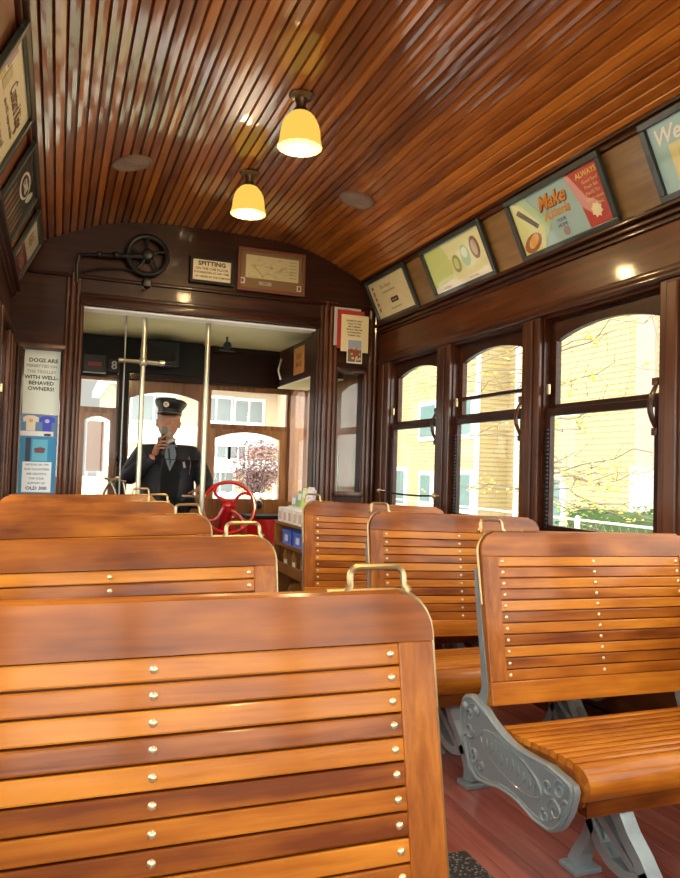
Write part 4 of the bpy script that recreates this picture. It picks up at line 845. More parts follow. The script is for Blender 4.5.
for k, y in enumerate((4.29, 4.52)):
    t = thing('blue_bin', ['blue plastic bin nearer the bench on the brochure stand', 'blue plastic bin at the far end of the brochure stand shelf'][k], 'bin', (SX+0.10, y, 0.619), group='blue plastic bins')
    mb = MB(); w, d2, h = 0.075, 0.095, 0.085
    mb.box(-w, w, -d2, d2, 0, 0.003); mb.box(-w, -w+0.003, -d2, d2, 0.003, h); mb.box(w-0.003, w, -d2, d2, 0.003, h); mb.box(-w, w, -d2, -d2+0.003, 0.003, h); mb.box(-w, w, d2-0.003, d2, 0.003, h)
    mb.box(-w-0.006, w+0.006, -d2-0.006, -d2, h-0.012, h); mb.box(-w-0.006, -w, -d2, d2, h-0.012, h); mb.build('tub', plain('blue_plastic', (0.10, 0.18, 0.62), 0.35) if not bpy.data.materials.get('blue_plastic') else bpy.data.materials['blue_plastic'], t)
    mb = MB(); mb.box(-w-0.0075, -w-0.0062, -0.05, 0.02, 0.02, 0.06); mb.build('paper_label', pm((0.62, 0.66, 0.80)), t)
for k, (y, z) in enumerate(((4.22, 0.454), (4.40, 0.454), (4.58, 0.454), (4.26, 0.244), (4.46, 0.244))):
    t = thing('house_box', ['small wooden house box nearest the bench, middle shelf', 'small wooden house box in the middle of its shelf', 'small wooden house box at the far end of its shelf', 'small wooden house box nearest the bench, lower shelf', 'small wooden house box at the far end, lower shelf'][k], 'box', (SX+0.09, y, z), group='house shaped boxes')
    mb = MB(); mb.prism([(-0.05, 0), (0.05, 0), (0.05, 0.075), (-0.05, 0.075)], -0.05, 0.05, 'X'); mb.prism([(-0.055, 0.076), (0.055, 0.076), (0.0, 0.135)], -0.055, 0.055, 'X'); mb.build('body', M['oakz'], t)
    mb = MB(); mb.box(-0.0525, -0.051, -0.028, 0.028, 0.015, 0.062); mb.build('paper_front', pm((0.72, 0.70, 0.60)), t)
t = thing('window_rod', 'thin dark rod with round ends across the farthest right-side window', 'rod', (2.13, 4.40, 0.955))
mb = MB(); mb.tube([(0, 0.42, 0.0), (0, 0.2, -0.008), (0, 0, -0.010), (0, -0.2, -0.008), (0, -0.40, 0)], 0.006, 8); mb.build('rod', M['black'], t, smooth=True)
for y in (0.42, -0.40): mb = MB(); mb.ball((0, y, 0), 0.016); mb.tube([(0, y, 0), (0.045, y, 0)], 0.006, 8); mb.build('bracket', M['brass'], t, smooth=True)

# aisle mat
m, nt, p = new_mat('speckled_aisle_mat'); tc = nt.nodes.new('ShaderNodeTexCoord'); v = nt.nodes.new('ShaderNodeTexVoronoi'); v.inputs['Scale'].default_value = 90
r = nt.nodes.new('ShaderNodeValToRGB'); r.color_ramp.elements[0].color = (0.30, 0.30, 0.30, 1); r.color_ramp.elements[0].position = 0.1; r.color_ramp.elements[1].color = (0.03, 0.03, 0.032, 1); r.color_ramp.elements[1].position = 0.45
nt.links.new(tc.outputs['Object'], v.inputs['Vector']); nt.links.new(v.outputs['Distance'], r.inputs[0]); nt.links.new(r.outputs[0], p.inputs['Base Color']); p.inputs['Roughness'].default_value = 0.9
bp = nt.nodes.new('ShaderNodeBump'); bp.inputs['Strength'].default_value = 0.8; bp.inputs['Distance'].default_value = 0.004; nt.links.new(v.outputs['Distance'], bp.inputs['Height']); nt.links.new(bp.outputs[0], p.inputs['Normal'])
mb = MB(); mb.box(0.66, 1.155, -2.2, 1.92, 0.0005, 0.008, bev=0.003); tag(mb.build('aisle_mat', m), 'dark speckled rubber mat lying along the aisle floor', 'mat')

# ------------------------------------------------------------------ the conductor
def skin_mesh(nodes, edges, sub=2):
    """nodes: (pos, rx, ry); first node is the root"""
    me = bpy.data.meshes.new('s'); me.from_pydata([n[0] for n in nodes], edges, [])
    o = bpy.data.objects.new('s', me); C.objects.link(o)
    md = o.modifiers.new('k', 'SKIN'); md.use_smooth_shade = True
    for i, n in enumerate(nodes):
        v = me.skin_vertices[0].data[i]; v.radius = (n[1], n[2]); v.use_root = (i == 0)
    o.modifiers.new('s', 'SUBSURF').levels = sub
    bpy.context.view_layer.update(); dg = bpy.context.evaluated_depsgraph_get()
    r = bpy.data.meshes.new_from_object(o.evaluated_get(dg)); C.objects.unlink(o); bpy.data.objects.remove(o); bpy.data.meshes.remove(me)
    return r
def mesh_obj(name, me, mat, parent, off):
    me.materials.clear(); me.materials.append(mat); me.name = name; me.transform(Matrix.Translation(-off))
    me.polygons.foreach_set('use_smooth', [True]*len(me.polygons))
    o = bpy.data.objects.new(name, me); C.objects.link(o); o.parent = parent; return o
PO = Vector((0.80, 5.85, -0.14))
man = thing('person', 'man in black uniform jacket and peaked cap speaking into a microphone in the front vestibule', 'person', PO)
skin = plain('skin', (0.52, 0.26, 0.17), 0.5, vary=0.08, bscale=30)
navy = plain('navy_black_jacket_cloth', (0.012, 0.014, 0.026), 0.6, bump=0.5, bscale=25)
pull = plain('charcoal_pullover', (0.018, 0.022, 0.026), 0.85)
# head by rings
HR = [(-0.075, .056, .040, .062), (-0.045, .054, .040, .060), (-0.012, .052, .060, .062), (0.006, .040, .082, .066), (0.020, .047, .092, .072), (0.045, .060, .093, .080), (0.075, .068, .092, .088), (0.112, .073, .089, .094), (0.142, .076, .092, .098), (0.175, .075, .087, .098), (0.205, .066, .073, .088), (0.225, .045, .048, .062), (0.234, .006, .006, .008)]
def ring(z):
    for i in range(len(HR)-1):
        a, b = HR[i], HR[i+1]
        if z <= b[0]:
            t = (z-a[0])/(b[0]-a[0]); t = t*t*(3-2*t)*0.4+t*0.6; return [a[k]+(b[k]-a[k])*t for k in (1, 2, 3)]
    return HR[-1][1:]
G = lambda v, s: math.exp(-(v/s)**2)
def head_pt(z, an, off=0.0):      # an = 0 faces -Y
    w, f, b = ring(z); w *= 1.12; c = math.cos(an); s_ = math.sin(an); d = f if c > 0 else b
    x = (w+off)*s_; y = -(d+off)*c
    if c > 0:
        nz = 0.026*G(z-0.086, 0.013)+0.015*G(z-0.105, 0.018); y -= nz*G(an, 0.17)
        y += 0.010*(G(an-0.42, 0.20)+G(an+0.42, 0.20))*G(z-0.114, 0.013)
        y -= 0.005*G(z-0.134, 0.010)*G(an, 0.7)
        y -= 0.004*G(an, 0.3)*(G(z-0.060, 0.006)+G(z-0.047, 0.006)); y += 0.004*G(an, 0.3)*G(z-0.0535, 0.003)
        y -= 0.004*(G(an-0.6, 0.2)+G(an+0.6, 0.2))*G(z-0.09, 0.02)
    return Vector((x, y, z))
HM = Matrix.Translation((0.788, 5.852, 1.306)) @ Matrix.Rotation(math.radians(-14), 4, 'Z') @ Matrix.Rotation(math.radians(3), 4, 'Y')
def ringmesh(z0, z1, a0, a1, off, nz=40, na=44, closed=True, inner=None):
    mb = MB(HM); vs = []; fs = []; cols = na if closed else na+1
    for i in range(nz+1):
        z = z0+(z1-z0)*i/nz
        for k in range(cols):
            an = a0+(a1-a0)*k/na; o2 = off
            if not closed: e = min(1, min(i, nz-i)/2.0+0.0, min(k, na-k)/2.0); o2 = -0.004+(off+0.004)*e
            vs.append(head_pt(z, an, o2))
    for i in range(nz):
        for k in range(na if closed else na):
            k2 = (k+1) % cols if closed else k+1
            fs.append((i*cols+k, i*cols+k2, (i+1)*cols+k2, (i+1)*cols+k))
    if closed: fs += [tuple(range(na-1, -1, -1)), tuple(range(nz*na, nz*na+na))]
    mb._add(vs, fs); return mb
hb = ringmesh(-0.075, 0.234, -PI, PI, 0)
for sx in (-1, 1):
    hb.ball((sx*0.084, 0.012, 0.100), 0.030, sc=(0.35, 0.62, 1.05)); hb.ball((sx*0.091, 0.008, 0.112), 0.018, sc=(0.3, 0.7, 0.9))
hme = hb.build('h', skin, mesh_only=True)
# body skeleton
B = [((.80, 5.87, .80), .155, .11), ((.80, 5.87, .95), .150, .108), ((.80, 5.865, 1.08), .155, .095), ((.80, 5.862, 1.18), .090, .070), ((.80, 5.86, 1.235), .062, .06), ((.803, 5.855, 1.27), .052, .052),
     ((.63, 5.87, 1.175), .050, .050), ((.490, 5.79, .965), .045, .045), ((.675, 5.665, 1.160), .030, .028),
     ((.98, 5.87, 1.175), .050, .050), ((1.095, 5.83, .94), .045, .045), ((1.025, 5.685, .915), .030, .026),
     ((.71, 5.87, .72), .09, .09), ((.70, 5.84, .34), .062, .062), ((.695, 5.88, -.04), .042, .042), ((.69, 5.76, -.10), .04, .035),
     ((.89, 5.87, .72), .09, .09), ((.90, 5.84, .34), .062, .062), ((.905, 5.88, -.04), .042, .042), ((.91, 5.76, -.10), .04, .035)]
E = [(0, 1), (1, 2), (2, 3), (3, 4), (4, 5), (3, 6), (6, 7), (7, 8), (3, 9), (9, 10), (10, 11), (0, 12), (12, 13), (13, 14), (14, 15), (0, 16), (16, 17), (17, 18), (18, 19)]
bme = skin_mesh(B, E)
def hand(palm, fingers):
    n = [(palm[0], .026, .020), (palm[1], .030, .018)]; e = [(0, 1)]
    ms = [skin_mesh([(palm[0], .026, .022), (palm[1], .031, .019), (palm[2], .030, .017)], [(0, 1), (1, 2)])]
    for f in fingers:
        k = len(f); ms.append(skin_mesh([(p, 0.0100-0.0011*i, 0.0100-0.0011*i) for i, p in enumerate(f)], [(i, i+1) for i in range(k-1)]))
    return ms
rh = hand([(0.675, 5.665, 1.160), (0.688, 5.648, 1.205), (0.696, 5.632, 1.250)],
          [[(0.692, 5.638, 1.205), (0.692, 5.607, 1.212), (0.715, 5.580, 1.215), (0.742, 5.582, 1.216), (0.751, 5.600, 1.215)], [(0.692, 5.638, 1.225), (0.693, 5.603, 1.234), (0.717, 5.575, 1.238), (0.747, 5.578, 1.239), (0.757, 5.597, 1.237)],
           [(0.694, 5.638, 1.245), (0.695, 5.603, 1.256), (0.719, 5.575, 1.261), (0.748, 5.578, 1.263), (0.759, 5.596, 1.261)], [(0.697, 5.638, 1.260), (0.698, 5.606, 1.277), (0.718, 5.579, 1.289), (0.736, 5.576, 1.305), (0.748, 5.580, 1.317)],
           [(0.688, 5.652, 1.205), (0.714, 5.655, 1.233), (0.736, 5.648, 1.258), (0.749, 5.640, 1.283)]])
lh = hand([(1.025, 5.685, 0.915), (1.010, 5.645, 0.912), (0.995, 5.605, 0.906)],
          [[(1.010, 5.610, 0.907), (1.020, 5.572, 0.902), (1.023, 5.548, 0.885), (1.022, 5.543, 0.863)], [(1.000, 5.605, 0.907), (1.000, 5.562, 0.905), (1.001, 5.535, 0.887), (1.002, 5.531, 0.862)], [(0.986, 5.605, 0.907), (0.978, 5.560, 0.905), (0.976, 5.534, 0.888), (0.978, 5.530, 0.864)],
           [(0.975, 5.610, 0.907), (0.958, 5.570, 0.903), (0.952, 5.548, 0.888), (0.954, 5.543, 0.868)], [(0.985, 5.640, 0.906), (0.955, 5.630, 0.894), (0.935, 5.605, 0.886), (0.925, 5.585, 0.882)]])
bm = bmesh.new()
for m_ in [bme, hme]+rh+lh: bm.from_mesh(m_)
for k in [k for k in bm.faces.layers.float]: pass
bm.to_mesh(bme); bm.free(); mesh_obj('body', bme, skin, man, PO)
# trousers and jacket
tr = skin_mesh([(B[0][0], .165, .12), ((.71, 5.87, .72), .105, .105), ((.70, 5.84, .34), .080, .080), ((.695, 5.875, .0), .068, .068), ((.89, 5.87, .72), .105, .105), ((.90, 5.84, .34), .080, .080), ((.905, 5.875, .0), .068, .068)], [(0, 1), (1, 2), (2, 3), (0, 4), (4, 5), (5, 6)])
mesh_obj('trousers', tr, pull, man, PO)
for sx in (0.692, 0.908):
    mb = MB(); mb.ball((sx-PO.x, -0.06, 0.045), 0.06, sc=(0.85, 1.9, 0.75)); mb.build('shoe', M['black'], man, smooth=True)
J = [((.80, 5.87, .95), .225, .150), ((.80, 5.87, .80), .225, .150), ((.80, 5.865, 1.08), .230, .148), ((.80, 5.865, 1.180), .190, .115), ((.80, 5.868, 1.245), .100, .088),
     ((.615, 5.87, 1.170), .092, .085), ((.54, 5.83, 1.06), .086, .080), ((.488, 5.79, .965), .078, .076), ((.575, 5.735, 1.055), .066, .062), ((.672, 5.672, 1.150), .044, .044),
     ((.985, 5.87, 1.170), .092, .085), ((1.060, 5.855, 1.05), .086, .080), ((1.095, 5.83, .945), .078, .076), ((1.065, 5.76, .925), .066, .060), ((1.035, 5.705, .918), .050, .046), ((.80, 5.87, .74), .21, .145)]
JE = [(0, 1), (0, 2), (2, 3), (3, 4), (3, 5), (5, 6), (6, 7), (7, 8), (8, 9), (3, 10), (10, 11), (11, 12), (12, 13), (13, 14), (1, 15)]
jm = skin_mesh(J, JE)
from mathutils.bvhtree import BVHTree
jb = bmesh.new(); jb.from_mesh(jm); JB = BVHTree.FromBMesh(jb)
def inside(p, P):
    c = False; j = len(P)-1
    for i in range(len(P)):
        if (P[i][1] > p[1]) != (P[j][1] > p[1]) and p[0] < (P[j][0]-P[i][0])*(p[1]-P[i][1])/(P[j][1]-P[i][1])+P[i][0]: c = not c
        j = i
    return c
def drape(name, P, off, mat, parent, res=0.006, th=0.004):
    """a cloth piece with outline P (x, z) lying on the front of the jacket"""
    x0, x1 = min(p[0] for p in P), max(p[0] for p in P); z0, z1 = min(p[1] for p in P), max(p[1] for p in P)
    idx = {}; vs = []; fs = []
    def V(i, k):
        if (i, k) not in idx:
            x, z = x0+i*res, z0+k*res; h = JB.ray_cast(Vector((x, 5.0, z)), Vector((0, 1, 0)))[0]
            y = h.y if h else 5.78
            idx[(i, k)] = len(vs); vs.append((x-PO.x, y-off-PO.y, z-PO.z))
        return idx[(i, k)]
    for i in range(int((x1-x0)/res)+1):
        for k in range(int((z1-z0)/res)+1):
            if inside((x0+(i+.5)*res, z0+(k+.5)*res), P): fs.append([V(i, k), V(i+1, k), V(i+1, k+1), V(i, k+1)])
    mb = MB(); mb._add(vs, fs); r = bmesh.ops.solidify(mb.bm, geom=mb.bm.faces[:], thickness=th)
    return mb.build(name, mat, parent, smooth=True)
mesh_obj('jacket', jm, navy, man, PO)
drape('pullover', [(.735, .80), (.865, .80), (.880, 1.08), (.850, 1.215), (.768, 1.215), (.735, 1.08)], 0.002, pull, man)
drape('shirt', [(.750, 1.262), (.838, 1.272), (.862, 1.225), (.838, 1.13), (.800, 1.045), (.775, 1.10), (.755, 1.18)], 0.006, plain('light_blue_shirt', (0.36, 0.47, 0.62), 0.8), man, 0.004)
drape('tie', [(.785, 1.215), (.800, 1.215), (.806, 1.12), (.800, 1.075), (.790, 1.12)], 0.009, pm((0.10, 0.13, 0.20)), man, 0.003)
for sg in (-1, 1):
    drape('lapel', [(.806+sg*.030, 1.235), (.806+sg*.056, 1.228), (.806+sg*.085, 1.13), (.806+sg*.070, .95), (.806+sg*.055, 1.08), (.806+sg*.050, 1.15)], 0.007, navy, man, 0.005, 0.008)
mb = MB(HM); 
for sg in (-1, 1): mb.tube([(sg*0.012, -0.088, -0.052), (sg*0.040, -0.070, -0.030), (sg*0.060, -0.020, -0.018), (sg*0.050, 0.040, -0.012)], [0.012, 0.014, 0.013, 0.012], 8, flat=1.0)
mb.build('shirt_collar', plain('pale_collar', (0.55, 0.60, 0.66), 0.8), man, smooth=True).location = -PO
drape('name_tag', [(.893, 1.115), (.908, 1.120), (.920, 1.075), (.902, 1.068)], 0.004, pm((0.8, 0.8, 0.78)), man, 0.003)
drape('zip', [(.945, 1.165), (.951, 1.165), (.958, 1.10), (.955, 1.02), (.949, 1.02), (.951, 1.10)], 0.003, M['nickel'], man, 0.0025)
drape('lapel_pin', [(.938, 1.150), (.950, 1.152), (.950, 1.140), (.938, 1.138)], 0.008, M['screw'], man, 0.003)
# face details
def on_head(o): o.location = -PO; return o
for sg in (-1, 1):
    p = head_pt(0.114, sg*0.40, 0); mb = MB(HM); mb.ball((p.x, p.y+0.0085, p.z), 0.0125); on_head(mb.build('eye', pm((0.78, 0.76, 0.72), 0.2), man, smooth=True))
    mb = MB(HM); mb.ball((p.x, p.y-0.0005, p.z), 0.0052, sc=(1, 0.9, 1)); on_head(mb.build('iris', pm((0.05, 0.035, 0.03), 0.2), man, smooth=True))
    mb = MB(HM); mb.tube([head_pt(0.133, sg*a, 0.003) for a in (0.2, 0.35, 0.5, 0.65)], [0.003, 0.0045, 0.0045, 0.002], 6); on_head(mb.build('eyebrow', pm((0.42, 0.38, 0.34)), man, smooth=True))
grey = plain('grey_beard_hair', (0.50, 0.46, 0.42), 0.9, bump=1.0, bscale=300)
on_head(ringmesh(-0.006, 0.046, -0.75, 0.75, 0.006, 10, 24, False).build('beard', grey, man, smooth=True))
mb = MB(HM); mb.tube([head_pt(0.062-0.02*abs(a)**1.5, a, 0.006) for a in (-0.55, -0.35, -0.15, 0, 0.15, 0.35, 0.55)], [0.003, 0.007, 0.008, 0.007, 0.008, 0.007, 0.003], 8); on_head(mb.build('moustache', grey, man, smooth=True))
mb = MB(HM); mb.tube([head_pt(0.0535, a, 0.001) for a in (-0.26, -0.1, 0, 0.1, 0.26)], [0.002, 0.004, 0.004, 0.004, 0.002], 6); on_head(mb.build('mouth', pm((0.34, 0.12, 0.10)), man, smooth=True))
on_head(ringmesh(0.075, 0.18, 1.75, 2*PI-1.75, 0.006, 12, 30, False).build('hair', grey, man, smooth=True))
# cap
CM = HM @ Matrix.Rotation(math.radians(-8), 4, 'Z') @ Matrix.Translation((0, 0.004, 0)) @ Matrix.Rotation(math.radians(-4), 4, 'X')
mb = MB(CM)
mb.lathe([(0.075, 0.166), (0.089, 0.168), (0.091, 0.212), (0.094, 0.218), (0.114, 0.246), (0.122, 0.264), (0.120, 0.276), (0.104, 0.288), (0.060, 0.297), (0.004, 0.299)], 36, sx=1.0, sy=1.17)
cap = on_head(mb.build('peaked_cap', plain('black_cap_cloth', (0.010, 0.011, 0.014), 0.5, coat=0.15), man, smooth=True, angle=50))
mb = MB(CM); P1 = []; n = 16; vs = []; fs = []
for j, (q, dz) in enumerate(((0.98, 0), (1.18, -0.006), (1.42, -0.020), (1.50, -0.028))):
    for k in range(n+1):
        a = -1.05+2.1*k/n; e = math.cos(a/1.05*PI/2)**0.6 if abs(a) < 1.05 else 0; r_ = 1+(q-1)*max(0, e)
        vs.append((0.089*math.sin(a)*r_, -0.104*math.cos(a)*r_, 0.173+dz*e*0.8))
for j in range(3):
    for k in range(n): fs.append((j*(n+1)+k, j*(n+1)+k+1, (j+1)*(n+1)+k+1, (j+1)*(n+1)+k))
mb._add(vs, fs); bmesh.ops.solidify(mb.bm, geom=mb.bm.faces[:], thickness=0.003)
v_ = mb.build('visor', plain('glossy_black_visor', (0.008, 0.008, 0.009), 0.15, coat=0.8), cap, smooth=True)
mb = MB(CM); mb.lathe([(0.0005, -0.012), (0.021, -0.011), (0.022, 0.0)], 20, (0, -0.120, 0.234), 'Y', T=Matrix.Translation((0, -0.008, 0.0))); v_ = mb.build('badge', pm((0.78, 0.76, 0.68), 0.3), cap, smooth=True)
mb = MB(CM); mb.lathe([(0.0005, -0.016), (0.011, -0.015), (0.012, 0.0)], 16, (0, -0.127, 0.234), 'Y'); mb.build('badge_centre', plain('gilt', (0.6, 0.42, 0.12), 0.3, 0.9), cap, smooth=True)
mb = MB(CM); mb.tube([(0.092*math.sin(a), -0.108*math.cos(a), 0.184) for a in [-1.3+2.6*i/14 for i in range(15)]], 0.0045, 6); mb.ball((0.092, -0.01, 0.184), 0.007); mb.ball((-0.092, -0.01, 0.184), 0.007); mb.build('cap_strap', M['brass'], cap, smooth=True)
# microphone held in the right hand
mic = thing('microphone', 'hand microphone with grey mesh head held to the conductor mouth', 'microphone', (.729, 5.604, 1.195))
AX = Vector((0.012, 0.035, 0.165)).normalized(); MT = Vector((0, 0, 1)).rotation_difference(AX).to_matrix().to_4x4()
mb = MB(MT); mb.lathe([(0.008, -0.035), (0.0125, -0.03), (0.014, 0.04), (0.017, 0.115), (0.018, 0.125)], 18); mb.build('handle', M['black'], mic, smooth=True)
mb = MB(MT); mb.lathe([(0.017, 0.124), (0.024, 0.138), (0.026, 0.155), (0.022, 0.172), (0.012, 0.182), (0.002, 0.184)], 20); mb.build('mesh_head', plain('grey_green_mesh', (0.22, 0.25, 0.22), 0.5, 0.5, bump=1, bscale=500), mic, smooth=True)
mb = MB(); mb.tube([(-0.002, -0.007, -0.035), (-0.004, -0.012, -0.07), (-0.015, -0.015, -0.16), (-0.035, -0.01, -0.26), (-0.050, 0.0, -0.36), (-0.09, 0.03, -0.46), (-0.17, 0.08, -0.50), (-0.22, 0.11, -0.46)], 0.0042, 6); mb.build('cord', M['black'], mic, smooth=True)

# ------------------------------------------------------------------ outside
GZ = -0.62
def ground(name, x0, x1, y0, y1, z, mat):
    mb = MB(); mb.box(x0, x1, y0, y1, z-0.2, z); return struct(mb.build(name, mat))
ground('ground', -60, 60, -60, 90, GZ, plain('pale_pavement', (0.52, 0.51, 0.49), 0.8, vary=0.1, bscale=2))
lawn = plain('lawn_grass', (0.30, 0.36, 0.22), 0.9, vary=0.4, bscale=3, bump=0.6)
ground('ground_lawn', 1.0, 6, 10.5, 17, GZ+0.04, lawn)
yel = plain('yellow_siding', (0.47, 0.38, 0.20), 0.6, vary=0.05, bscale=2)
yel2 = plain('shaded_yellow_siding', (0.40, 0.31, 0.16), 0.6, vary=0.05, bscale=2)  # the yellow siding darkened: shade of the recess put into its colour
wt = plain('white_trim', (0.80, 0.80, 0.78), 0.5)
teal = plain('teal_window_pane', (0.12, 0.22, 0.22), 0.3, coat=0.2)
def siding(mb, axis, c, a, b, z0, z1, p=0.115, sg=-1):
    """lap boards on the plane axis=c from a to b; sg: outward direction"""
    n = int((z1-z0)/p)
    for k in range(n):
        z = z0+k*p; P = [(c, z), (c+sg*0.022, z), (c+sg*0.004, z+p), (c, z+p)]
        if axis == 'X': mb.prism([(q[0], q[1]) for q in P], a, b, 'Y')
        else: mb.prism([(q[0], q[1]) for q in P], a, b, 'X')
H = thing('yellow_house', 'yellow house with lap siding and teal windows beside the track', 'house', (10, 13, GZ))
def hb(mb, x0, x1, y0, y1, z0, z1): mb.box(x0-10, x1-10, y0-13, y1-13, z0-GZ, z1-GZ)
HT = Matrix.Translation((-10, -13, -GZ))
mb = MB(HT); siding(mb, 'X', 10, 1.0, 14.72, GZ+0.3, 7.2); mb.box(10, 15, 1.0, 14.72, GZ, 7.2); mb.build('wall', yel, H)
mb = MB(HT); siding(mb, 'X', 10.9, 14.72, 16.5, GZ+0.3, 7.2); mb.box(10.9, 15, 14.72, 16.5, GZ, 7.2); mb.build('recessed_wall', yel2, H)
mb = MB(HT); siding(mb, 'X', 10, 16.5, 22.1, GZ+0.3, 7.2); mb.box(10, 15, 16.5, 22.1, GZ, 7.2); siding(mb, 'Y', 16.5, 10, 10.9, GZ+0.3, 7.2); mb.build('wall', yel, H)
mb = MB(HT); mb.box(9.94, 15, 0.9, 22.1, GZ, GZ+0.3); mb.build('foundation', pm((0.45, 0.44, 0.42)), H)
mb = MB(HT)
for y in (14.66, 16.44): mb.box(9.94, 10.02, y, y+0.12, GZ+0.3, 7.2)
mb.build('corner_board', wt, H)
mb = MB(HT); mb.box(9.90, 10.02, 10.40, 10.86, 1.30, 7.2); mb.build('pilaster', plain('taupe_boards', (0.36, 0.31, 0.26), 0.6), H)
def chim():
    m, nt, p = new_mat('pale_brick'); tc = nt.nodes.new('ShaderNodeTexCoord'); b = nt.nodes.new('ShaderNodeTexBrick'); mp = nt.nodes.new('ShaderNodeMapping'); mp.inputs['Rotation'].default_value = (PI/2, 0, PI/2)
    b.inputs['Color1'].default_value = (0.55, 0.55, 0.53, 1); b.inputs['Color2'].default_value = (0.42, 0.42, 0.41, 1); b.inputs['Mortar'].default_value = (0.75, 0.75, 0.73, 1); b.inputs['Scale'].default_value = 5
    nt.links.new(tc.outputs['Object'], mp.inputs[0]); nt.links.new(mp.outputs[0], b.inputs['Vector']); nt.links.new(b.outputs['Color'], p.inputs['Base Color']); p.inputs['Roughness'].default_value = 0.9; return m
mb = MB(HT); mb.box(9.82, 10.02, 10.38, 10.90, GZ, 1.30); mb.build('brick_pier', chim(), H)
for (y0, y1, z0, z1) in ((13.05, 13.75, 0.0, 1.02), (16.72, 17.35, 0.15, 1.05), (18.9, 19.5, 0.2, 1.0), (16.75, 17.5, 2.1, 3.0), (18.7, 19.6, 2.1, 3.0), (20.6, 21.4, 0.1, 1.1)):
    mb = MB(HT); w = mb.box(9.93, 10.0, y0-0.12, y1+0.12, z0-0.12, z1+0.12).build('window_casing', wt, H)
    mb = MB(HT); mb.box(9.915, 9.94, y0, y1, z0, z1); mb.build('pane', teal, w)
mb = MB(HT); mb.box(9.955, 10.0, 12.6, 14.66, 2.35, 2.50); mb.build('band_board', wt, H)
# leaves helper
def leaves(mb, c, rx, ry, rz, n, s, seed, shell=0.55):
    R = random.Random(seed)
    for _ in range(n):
        while True:
            v = Vector((R.uniform(-1, 1), R.uniform(-1, 1), R.uniform(-1, 1)))
            if shell < v.length < 1: break
        p = Vector((c[0]+v.x*rx, c[1]+v.y*ry, c[2]+v.z*rz)); q = Matrix.Rotation(R.uniform(0, 6.28), 3, 'Z') @ Matrix.Rotation(R.uniform(-1, 1), 3, 'X'); k = s*R.uniform(.6, 1.3)
        P = [p+q @ Vector(t)*k for t in ((-0.5, 0, 0), (0, -0.32, 0.05), (0.5, 0, 0), (0, 0.32, 0.05))]
        mb._add(P, [(0, 1, 2, 3)], tone=R.random())
def leafmat(name, a, b):
    m, nt, p = new_mat(name); at = nt.nodes.new('ShaderNodeAttribute'); at.attribute_name = 'tone'; mx = nt.nodes.new('ShaderNodeMix'); mx.data_type = 'RGBA'
    mx.inputs['A'].default_value = (*a, 1); mx.inputs['B'].default_value = (*b, 1); nt.links.new(at.outputs['Fac'], mx.inputs['Factor']); nt.links.new(mx.outputs['Result'], p.inputs['Base Color']); p.inputs['Roughness'].default_value = 0.7
    return m
t = thing('hedge', 'clipped green hedge outside the nearest right window', 'hedge', (6.4, 6.2, GZ))
mb = MB(Matrix.Translation((-6.4, -6.2, -GZ)))
mb.box(6.15, 6.75, 3.0, 8.0, GZ, 0.68, bev=0.15); mb.build('inner_mass', plain('hedge_core', (0.05, 0.10, 0.03), 0.9), t)
mb = MB(Matrix.Translation((-6.4, -6.2, -GZ))); R = random.Random(4)
for i in range(26): leaves(mb, (6.4+R.uniform(-.15, .15), 3.0+0.2*i, 0.40+R.uniform(-.05, .10)), 0.36, 0.30, 0.38, 260, 0.055, i, 0.6)
for i in range(26): leaves(mb, (6.25, 3.0+0.2*i, -0.15), 0.25, 0.25, 0.4, 60, 0.055, 100+i, 0.6)
mb.build('foliage', leafmat('hedge_leaves', (0.06, 0.17, 0.03), (0.26, 0.40, 0.08)), t)
t = thing('white_fence', 'low white pipe rail fence with mesh running along outside the right windows', 'fence', (4.5, 8, GZ))
mb = MB(); mb.tube([(0, -5, 0.70+0.62), (0, 8, 0.70+0.62)], 0.011, 8); mb.build('top_rail', wt, t, smooth=True)
mb = MB()
for k in range(92): y = -4.4+k*0.1; mb.tube([(0, y, 0.10), (0, y+0.6, 1.30)], 0.0018, 4); mb.tube([(0, y+0.6, 0.10), (0, y, 1.30)], 0.0018, 4)
mb.tube([(0, -5, 0.1), (0, 8, 0.1)], 0.006, 5); mb.build('wire_mesh', plain('galvanised_wire', (0.32, 0.34, 0.34), 0.5, 0.6), t)
for y in (-4.9, -2.35, 0.2, 2.75, 5.3, 7.9): mb = MB(); mb.lathe([(0.025, 0), (0.025, 1.33), (0.01, 1.36)], 12, (0, y, 0)); mb.build('post', wt, t, smooth=True)
